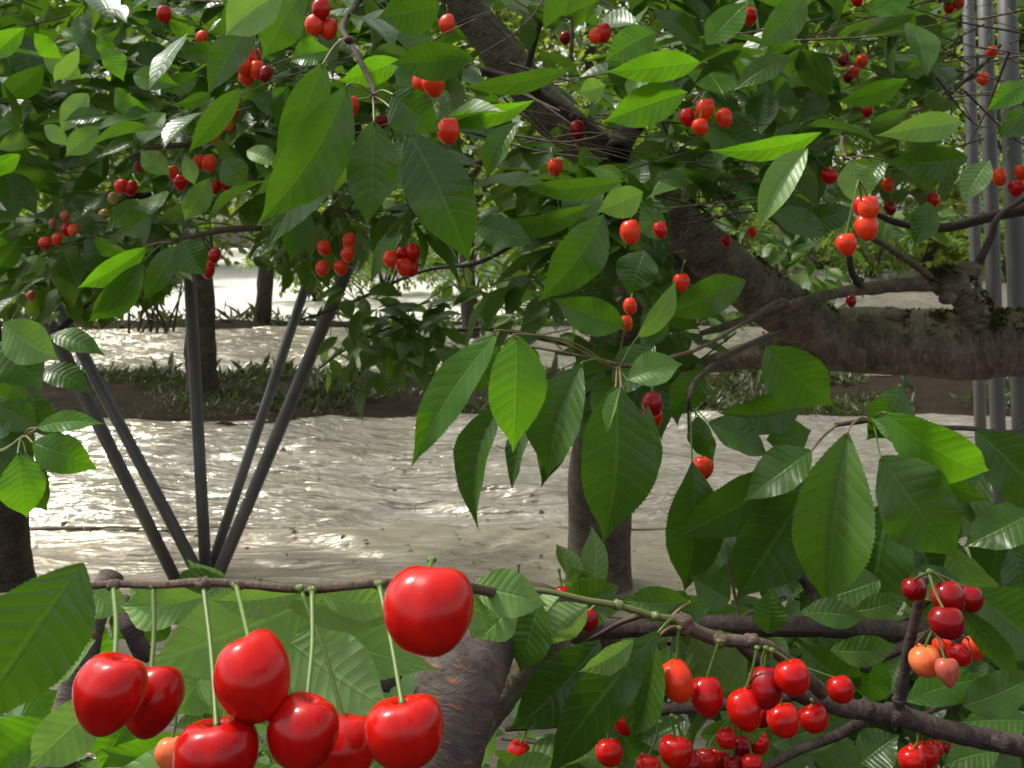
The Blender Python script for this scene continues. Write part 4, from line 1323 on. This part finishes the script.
back_tree(202, 7.3, .125, 'dark trunked tree in the weedy strip behind the upright pole of the fan', (-.2, .3, 2.25, 2.4, 1.6, .85), 330, lean=-.1)
back_tree(262, 12.0, .115, 'small far tree whose trunk stands right of the sunlit white gap', (-.6, .2, 2.9, 2.2, 1.8, 1.35), 280, lean=.05, h=2.9)
back_tree(797, 9.8, .15, 'tree with a pale brown trunk behind the upper right leaves', (.5, .6, 2.9, 2.6, 1.8, 1.3), 300, lean=-.25, bark='bark', h=3.2)
back_tree(470, 10.5, .10, 'far slim tree behind the hanging shoot in the middle', (0, .4, 2.8, 2.2, 1.6, 1.2), 260, h=2.8)
back_tree(-90, 9.0, .13, 'far tree at the left edge beyond the leaning poles', (.2, .3, 2.5, 2.5, 1.8, 1.2), 280)
back_tree(1060, 11.5, .13, 'far tree beyond the three upright posts', (0, .4, 3.2, 2.4, 1.8, 1.4), 260)
back_tree(640, 13.5, .12, 'far tree behind the diagonal bough', (0, .4, 3.2, 2.6, 1.8, 1.5), 260)
# low twiggy shrub in the far strip
sh = thing('shrub', 'low twiggy shrub in the far weed strip, left of the dark trunk', 'shrub', ground_at(150, 11.3))
C_, D_ = [], []
mb = MB()
for i in range(11):
    b0 = ground_at(150, 11.3) + [rng.normal(0, .25), rng.normal(0, .1), 0]
    e = b0 + [rng.normal(0, .35), rng.normal(0, .2), rng.uniform(.5, 1.1)]
    mb.tube([b0, (b0 + e) / 2 + rng.normal(0, .04, 3), e], [.018, .012, .005], 6, sub=4)
    for k in range(3):
        C_.append(e + rng.normal(0, .12, 3))
        D_.append(nrm(rng.normal(0, 1, 3)))
mb.build('stems', M['bark_dark'], sh)
foliage(sh, C_, D_, (5, 8), .07, .11, 'leaf_far', nu=5, nv=2)


BUSH = [(318, 15.0, 1.9, 'round bush beyond the far strip, just right of the white gap'), (385, 16.5, 2.2, 'bush beyond the far strip behind the five-cherry bunch'),
        (470, 15.0, 2.0, 'bush beyond the far strip behind the hanging shoot'), (560, 16.0, 2.3, 'bush beyond the far strip left of the diagonal bough'),
        (655, 15.5, 2.1, 'bush beyond the far strip hidden mostly by the bough'), (740, 16.0, 2.3, 'bush beyond the far strip left of the pale brown trunk'),
        (870, 21.0, 1.3, 'bush beyond the far strip right of the pale brown trunk'), (1010, 20.0, 1.5, 'bush beyond the far strip behind the three posts'),
        (60, 16.5, 1.9, 'bush beyond the far strip behind the leaning poles'), (140, 18.0, 1.6, 'low bush beyond the far strip left of the dark trunk'), (-30, 15.0, 2.0, 'bush at the left edge beyond the far strip')]
for px, d, h_, lab in BUSH:
    b0 = ground_at(px, d)
    root = thing('bush', lab, 'bush', b0, 'bushes beyond the far strip')
    mb = MB()
    C_, D_ = [], []
    for i in range(9):
        e = b0 + [rng.normal(0, .55), rng.normal(0, .3), rng.uniform(.4, .95) * h_]
        mb.tube([b0 + rng.normal(0, .06, 3) * [1, 1, 0], (b0 + e) / 2 + rng.normal(0, .08, 3), e], [.03, .02, .007], 6, sub=4)
    mb.build('stems', M['bark_dark'], root)
    for i in range(230):
        v = rng.normal(0, 1, 3)
        v = v / np.linalg.norm(v) * rng.uniform(.3, 1) ** .5
        C_.append(b0 + [v[0] * 1.15, v[1] * .7, h_ * (.52 + .45 * v[2])])
        D_.append(nrm(v + rng.normal(0, .4, 3)))
    foliage(root, C_, D_, (6, 9), .09, .15, 'leaf_far', nu=4, nv=2, spread=1.3)

# bright trees on the rising ground far behind
def far_tree(x, y, h, r, n, label, mat='leaf_hill'):
    root = thing('broadleaf_tree', label, 'tree', np.array([x, y, 0.0]), 'sunlit trees closing the view')
    mb = MB()
    mb.tube([[x, y, -.1], [x + rng.normal(0, .1), y, h * .4], [x + rng.normal(0, .3), y, h * .85]], [.24, .18, .06], 10, rough=.08, sub=6)
    mb.build('trunk', M['bark_dark'], root)
    B = []
    nb = 24
    cents = []
    for i in range(nb):
        z = rng.uniform(.03, .98)
        rr = r * (1.05 - .55 * abs(z - .45) * 1.6)
        a = rng.uniform(0, 6.28)
        cents.append([x + math.cos(a) * rr * .75, y + math.sin(a) * rr * .6, h * z])
    cents = np.array(cents)
    idx = rng.integers(0, nb, n)
    v = rng.normal(0, 1, (n, 3))
    v /= np.linalg.norm(v, axis=1)[:, None]
    B = cents[idx] + v * (rng.uniform(.2, 1, n) ** .4)[:, None] * np.array([r * .52, r * .5, h * .11])
    B[:, 2] = np.maximum(B[:, 2], .05)
    A = v * .6 + rng.normal(0, .6, (n, 3)) + [0, 0, -.3]
    A /= np.linalg.norm(A, axis=1)[:, None]
    Nn = np.tile([0, -.3, 1.0], (n, 1)) + rng.normal(0, .5, (n, 3))
    Nn -= A * np.sum(Nn * A, 1)[:, None]
    Nn /= np.linalg.norm(Nn, axis=1)[:, None]
    Ln = rng.uniform(.18, .38, n)
    o = leaves('crown', B, A, Nn, Ln, Ln * rng.uniform(.4, .6, n), rng.uniform(0, .15, n), rng.uniform(.1, .4, n), M[mat], root, 3, 2)


HT = [(-15.5, 'leftmost sunlit tree of the row closing the view'), (-11.2, 'sunlit tree second from the left in the row closing the view'),
      (-6.6, 'sunlit tree above the white gap in the row closing the view'), (-2.2, 'sunlit tree closing the view left of the diagonal bough'),
      (2.4, 'sunlit tree closing the view behind the diagonal bough'), (6.8, 'sunlit tree closing the view left of the pale brown trunk'),
      (11.0, 'yellow green sunlit tree just right of the pale brown trunk'), (15.2, 'sunlit tree closing the view behind the three posts'),
      (19.5, 'rightmost sunlit tree of the row closing the view')]
for i, (x, lab) in enumerate(HT):
    far_tree(x + rng.normal(0, .3), 24 + (i % 3) * 1.6, rng.uniform(11, 13), 3.6, 13000, lab)

for i, (x, lab) in enumerate([(-19, 'tall tree behind the row, far left'), (-9, 'tall tree behind the row, above the white gap'), (0, 'tall tree behind the row, behind the diagonal bough'),
                              (9, 'tall tree behind the row, right of the pale brown trunk'), (18, 'tall tree behind the row, behind the three posts')]):
    far_tree(x + rng.normal(0, .5), 35 + (i % 2) * 2, rng.uniform(15, 17), 6.0, 12000, lab)

# ------------------------------------------------------------------ near branch, lower left (close-up cherries)
nb = thing('cherry_branch', 'close cherry branch in the lower left with large pale leaves and grey bark', 'branch', P(455, 700, .55))
BL = lambda *a, **k: near_leaf(nb, *a, **k)
mb = MB()
mb.tube([P(660, 690, 1.15), P(600, 640, .92), P(548, 612, .72), P(500, 618, .60), P(468, 668, .555), P(448, 725, .54), P(425, 800, .53), P(400, 900, .53)], [.014, .016, .019, .022, .025, .026, .028, .03], 22, rough=.04, sub=9, seed=15)
mb.knob(P(388, 668, .535), .010, 3, (1, 1, 1.2))
mb.build('limb', M['bark_grey'], nb)
mb = MB()
mb.tube([P(470, 730, .60), P(492, 700, .62), P(520, 672, .66), P(560, 640, .70)], [.016, .014, .012, .011], 14, rough=.06, sub=6, seed=16)
mb.build('limb', M['bark'], nb)
mb = MB()
mb.tube([P(112, 575, .60), P(94, 612, .58), P(84, 655, .56), P(72, 700, .55), P(60, 745, .54), P(46, 820, .53)], [.008, .0095, .0095, .0095, .0105, .012], 16, rough=.06, sub=7, seed=17)
mb.build('limb', M['bark_grey'], nb)
branch(nb, [(120, 600, .56), (128, 625, .55), (138, 645, .55), (150, 660, .55)], [.0045, .0055, .006, .003], 'twig_dark', rough=.25)
branch(nb, [(-30, 600, .34), (60, 590, .345), (113, 584, .35), (160, 585, .35), (203, 582, .35), (250, 585, .352), (310, 589, .355), (380, 583, .36), (440, 584, .40), (500, 594, .52), (546, 610, .70)],
       [.0012, .0013, .0014, .0015, .0016, .0016, .0017, .0018, .0020, .003, .006], 'twig', 'twig', knobs=((113, 585, .349, .0024), (203, 583, .349, .0026), (310, 590, .354, .0026), (380, 584, .359, .0027), (238, 585, .35, .0022)))
BL((84, 562), (-34, 735), 104, .225, roll=-12, mat='leaf', tone=.55, fold=.1, dd=-.01)
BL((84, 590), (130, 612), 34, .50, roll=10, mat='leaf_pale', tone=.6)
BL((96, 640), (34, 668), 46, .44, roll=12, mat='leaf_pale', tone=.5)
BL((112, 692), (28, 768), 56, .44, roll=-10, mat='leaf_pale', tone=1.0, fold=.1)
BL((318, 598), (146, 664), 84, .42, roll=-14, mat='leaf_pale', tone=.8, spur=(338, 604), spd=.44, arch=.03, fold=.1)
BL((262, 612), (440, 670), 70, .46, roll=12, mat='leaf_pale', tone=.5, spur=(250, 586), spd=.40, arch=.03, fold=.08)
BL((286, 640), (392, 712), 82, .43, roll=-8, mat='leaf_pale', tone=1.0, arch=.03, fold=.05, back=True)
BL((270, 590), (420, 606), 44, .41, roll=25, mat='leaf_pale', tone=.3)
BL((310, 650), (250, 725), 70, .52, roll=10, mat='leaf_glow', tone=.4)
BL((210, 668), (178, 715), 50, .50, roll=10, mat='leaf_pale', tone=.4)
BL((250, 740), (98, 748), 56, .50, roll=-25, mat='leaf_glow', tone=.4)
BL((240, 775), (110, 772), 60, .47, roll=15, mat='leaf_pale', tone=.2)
BL((382, 730), (260, 790), 84, .48, roll=10, mat='leaf_pale', tone=.35)
BL((500, 585), (472, 640), 40, .52, roll=20, mat='leaf_pale', tone=.2)
BL((440, 592), (500, 622), 36, .50, roll=20, mat='leaf_pale', tone=.1)
BL((60, 720), (-20, 790), 90, .56, roll=10, mat='leaf_glow', tone=.5)
BL((30, 690), (70, 760), 60, .58, roll=-20, mat='leaf_glow', tone=.2)
BL((170, 590), (110, 640), 60, .60, roll=-20, mat='leaf', tone=.4)
BL((230, 580), (170, 622), 60, .60, roll=20, mat='leaf', tone=.3)
BL((370, 600), (470, 592), 40, .58, roll=-20, mat='leaf', tone=.6)
BL((150, 690), (100, 770), 70, .62, roll=20, mat='leaf_glow', tone=.5)
BL((420, 650), (330, 770), 90, .62, roll=20, mat='leaf', tone=.3)
BL((206, 596), (120, 606), 44, .46, roll=-10, mat='leaf_pale', tone=.4)
BL((130, 588), (196, 612), 40, .50, roll=20, mat='leaf_pale', tone=.7)
BL((300, 592), (212, 600), 34, .40, roll=-25, mat='leaf_pale', tone=.6)
BL((320, 594), (412, 598), 34, .40, roll=20, mat='leaf_pale', tone=.9)
BL((470, 586), (548, 606), 44, .50, roll=-10, mat='leaf_pale', tone=.2, spur=(455, 588), spd=.46)
BL((520, 598), (478, 640), 40, .50, roll=15, mat='leaf_pale', tone=.5)
BL((540, 600), (520, 672), 50, .56, roll=15, mat='leaf', tone=.5)
BL((60, 622), (120, 665), 50, .62, roll=15, mat='leaf_glow', tone=.5)
# a spray of smaller leaves filling in behind, on the same branch
C_, D_ = [], []
for i in range(64):
    C_.append(P(rng.uniform(-60, 530), rng.uniform(745, 890), rng.uniform(.66, .95)))
    D_.append(nrm(rng.normal(0, 1, 3) * [1, 1, .4]))
foliage(nb, C_, D_, (5, 8), .05, .085, 'leaf_mid', nu=10, nv=4, spread=.5)

# ------------------------------------------------------------------ near branch, lower right (cherry clusters)
rb = thing('cherry_branch', 'dark twiggy cherry branch in the lower right hung with clusters of red cherries', 'branch', P(900, 717, .70))
RL = lambda *a, **k: near_leaf(rb, *a, **k)
branch(rb, [(515, 590, .60), (545, 591, .61), (585, 600, .62), (620, 606, .63), (650, 615, .64), (676, 620, .65)], [.0014, .0018, .0022, .0022, .0024, .0026], 'twig_green', 'twig',
       knobs=((618, 605, .63, .004), (655, 616, .64, .0036)))
branch(rb, [(672, 618, .65), (690, 628, .65), (718, 639, .655), (745, 642, .66), (770, 648, .665), (800, 672, .68), (822, 692, .69)], [.0045, .005, .0046, .0046, .0046, .005, .006], 'twig', 'branch',
       knobs=((682, 621, .65, .0066), (720, 640, .652, .006), (752, 640, .66, .0052), (686, 629, .648, .005)))
branch(rb, [(735, 640, .70), (770, 672, .70), (800, 695, .70), (835, 705, .70), (870, 712, .70), (905, 718, .70), (950, 731, .70), (1000, 742, .70), (1080, 758, .70)],
       [.004, .005, .006, .0068, .0075, .0078, .0078, .0078, .0085], 'twig_dark', 'limb', 14, knobs=((897, 714, .70, .0095), (865, 708, .70, .008), (1000, 742, .695, .008)))
branch(rb, [(897, 716, .70), (901, 690, .695), (907, 655, .69), (915, 620, .68), (924, 575, .67)], [.005, .0045, .004, .0038, .0038], 'twig_dark', 'branch', knobs=((899, 700, .696, .005),))
branch(rb, [(585, 630, .86), (640, 628, .86), (720, 625, .87), (780, 626, .87), (840, 628, .88), (912, 632, .9), (980, 640, .95)], [.008, .0085, .009, .0095, .010, .0105, .0105], 'twig_dark', 'limb', 14)
branch(rb, [(505, 728, .78), (545, 724, .78), (590, 718, .78), (650, 711, .78), (735, 704, .78), (800, 695, .74)], [.003, .004, .0042, .0045, .0048, .004], 'twig_dark', 'branch')
branch(rb, [(845, 668, .82), (870, 660, .82), (900, 648, .82), (935, 632, .84)], [.006, .0055, .005, .004], 'twig_dark', 'branch', knobs=((862, 664, .82, .008),))
branch(rb, [(765, 768, .74), (800, 750, .74), (835, 736, .73), (862, 722, .71)], [.003, .0035, .004, .0045], 'twig_dark', 'branch')
branch(rb, [(800, 575, .9), (812, 595, .9), (826, 628, .88)], [.005, .005, .006], 'twig_dark', 'branch')
branch(rb, [(575, 648, .72), (600, 634, .70), (622, 622, .68), (645, 614, .65)], [.0014, .0018, .002, .0022], 'twig', 'twig')
RL((662, 628), (548, 778), 54, .57, roll=-15, mat='leaf', tone=.05, fold=.12, sway=-.05, spur=(680, 626), spd=.64)
RL((655, 640), (632, 740), 52, .60, roll=15, mat='leaf', tone=.35, fold=.25, spur=(680, 626), spd=.64)
RL((600, 640), (508, 730), 56, .60, roll=-10, mat='leaf', tone=.3)
RL((560, 660), (500, 720), 60, .68, roll=35, mat='leaf', tone=.0)
RL((560, 596), (524, 640), 42, .62, roll=15, mat='leaf_pale', tone=.3, fold=.3, back=True)
RL((588, 605), (540, 648), 40, .60, roll=-25, mat='leaf_pale', tone=.1, fold=.3, back=True)
RL((634, 640), (578, 672), 28, .56, roll=-30, mat='leaf_pale', tone=.2)
RL((692, 634), (750, 690), 66, .72, roll=10, mat='leaf', tone=.6, back=True)
RL((690, 602), (622, 600), 34, .66, roll=-10, mat='leaf', tone=.7, spur=(672, 616), spd=.65)
RL((672, 612), (712, 606), 30, .67, roll=15, mat='leaf', tone=.6)
RL((768, 634), (770, 588), 34, .72, roll=0, mat='leaf', tone=.35)
RL((800, 612), (866, 620), 28, .68, roll=-10, mat='leaf', tone=.35)
RL((850, 612), (908, 596), 24, .72, roll=10, mat='leaf', tone=.5)
RL((830, 650), (898, 645), 30, .74, roll=10, mat='leaf', tone=.8)
RL((905, 702), (988, 678), 36, .76, roll=-10, mat='leaf_glow', tone=.4)
RL((962, 706), (1040, 672), 40, .74, roll=10, mat='leaf', tone=.7)
RL((1030, 720), (960, 722), 34, .78, roll=10, mat='leaf', tone=.8)
RL((970, 588), (1050, 652), 66, .66, roll=-10, mat='leaf', tone=.5)
RL((962, 608), (1020, 676), 28, .64, roll=15, mat='leaf', tone=.6)
RL((770, 744), (858, 712), 40, .76, roll=10, mat='leaf', tone=.5)
RL((860, 690), (796, 640), 52, .82, roll=-10, mat='leaf', tone=.45)
RL((870, 650), (868, 705), 44, .84, roll=10, mat='leaf_glow', tone=.1)
RL((860, 764), (900, 735), 40, .78, roll=-10, mat='leaf', tone=.3)
RL((1000, 752), (942, 766), 34, .76, roll=10, mat='leaf', tone=.8)
RL((700, 735), (770, 728), 30, .80, roll=10, mat='leaf_glow', tone=.3)
RL((686, 720), (640, 742), 50, .82, roll=10, mat='leaf', tone=.4)
RL((620, 760), (566, 752), 30, .78, roll=10, mat='leaf_pale', tone=.1)
RL((600, 700), (640, 760), 56, .86, roll=10, mat='leaf', tone=.3)
RL((560, 610), (620, 585), 46, .80, roll=10, mat='leaf', tone=.5)
RL((730, 600), (690, 575), 40, .85, roll=10, mat='leaf', tone=.6)
RL((880, 580), (820, 600), 44, .84, roll=10, mat='leaf', tone=.4)
RL((960, 580), (900, 590), 36, .9, roll=10, mat='leaf', tone=.5)
C_, D_ = [], []
for i in range(58):
    C_.append(P(rng.uniform(520, 1080), rng.uniform(615, 820), rng.uniform(.92, 1.35)))
    D_.append(nrm(rng.normal(0, 1, 3) * [1, 1, .4]))
foliage(rb, C_, D_, (5, 8), .06, .10, 'leaf_mid', nu=10, nv=4, twigs=.0015, spread=.6)
C_, D_ = [], []
for i in range(26):
    C_.append(P(rng.uniform(630, 1080), rng.uniform(606, 655), rng.uniform(1.0, 1.3)))
    D_.append(nrm(rng.normal(0, 1, 3) * [1, 1, .2]))
foliage(rb, C_, D_, (5, 7), .05, .08, 'leaf_mid', nu=10, nv=4, twigs=.0015, spread=.5)

# ------------------------------------------------------------------ camera, sky, sun
cam = bpy.data.cameras.new('Camera')
cam.sensor_width = 36
cam.lens = F / 1024 * 36
cam.shift_y = -(384 - HY) / 1024
cam.clip_start, cam.clip_end = .02, 2000
cam.dof.use_dof = True
cam.dof.focus_distance = .5
cam.dof.aperture_fstop = 32
co = bpy.data.objects.new('Camera', cam)
co.location = (0, 0, H)
co.rotation_euler = (math.radians(90), 0, 0)
COL.objects.link(co)
S.camera = co

EL, AZ = 57.0, -68.0        # degrees; azimuth clockwise from the view direction
w = bpy.data.worlds.new('World')
S.world = w
w.use_nodes = True
nt = w.node_tree
nt.nodes.clear()
sky = nt.nodes.new('ShaderNodeTexSky')
sky.sky_type = 'NISHITA'
sky.sun_disc = False
sky.sun_elevation = math.radians(EL)
sky.sun_rotation = math.radians(AZ)
sky.air_density, sky.dust_density, sky.ozone_density = 1.0, 3.0, .6
bg = nt.nodes.new('ShaderNodeBackground')
bg.inputs[1].default_value = .15
wo = nt.nodes.new('ShaderNodeOutputWorld')
hs = nt.nodes.new('ShaderNodeHueSaturation')     # a thin high haze takes most of the blue out
hs.inputs['Saturation'].default_value = .25
nt.links.new(sky.outputs[0], hs.inputs['Color'])
nt.links.new(hs.outputs[0], bg.inputs[0])
nt.links.new(bg.outputs[0], wo.inputs[0])
sl = bpy.data.lights.new('Sun', 'SUN')
sl.energy = 2.5
sl.angle = math.radians(8)
sl.color = (1, .95, .86)
so = bpy.data.objects.new('Sun', sl)
dv = Vector((math.sin(math.radians(AZ)) * math.cos(math.radians(EL)), math.cos(math.radians(AZ)) * math.cos(math.radians(EL)), math.sin(math.radians(EL))))
so.rotation_euler = dv.to_track_quat('Z', 'Y').to_euler()
so.location = (0, 0, 12)
COL.objects.link(so)

for o in bpy.data.objects:
    if '_at' in o:
        del o['_at']
vs = S.view_settings
vs.view_transform = 'Standard'
vs.look = 'None'
vs.exposure = .78
vs.gamma = 1
vs.use_curve_mapping = False
S.render.engine = 'CYCLES'
S.cycles.max_bounces = 8
S.cycles.transparent_max_bounces = 8
S.cycles.use_denoising = True
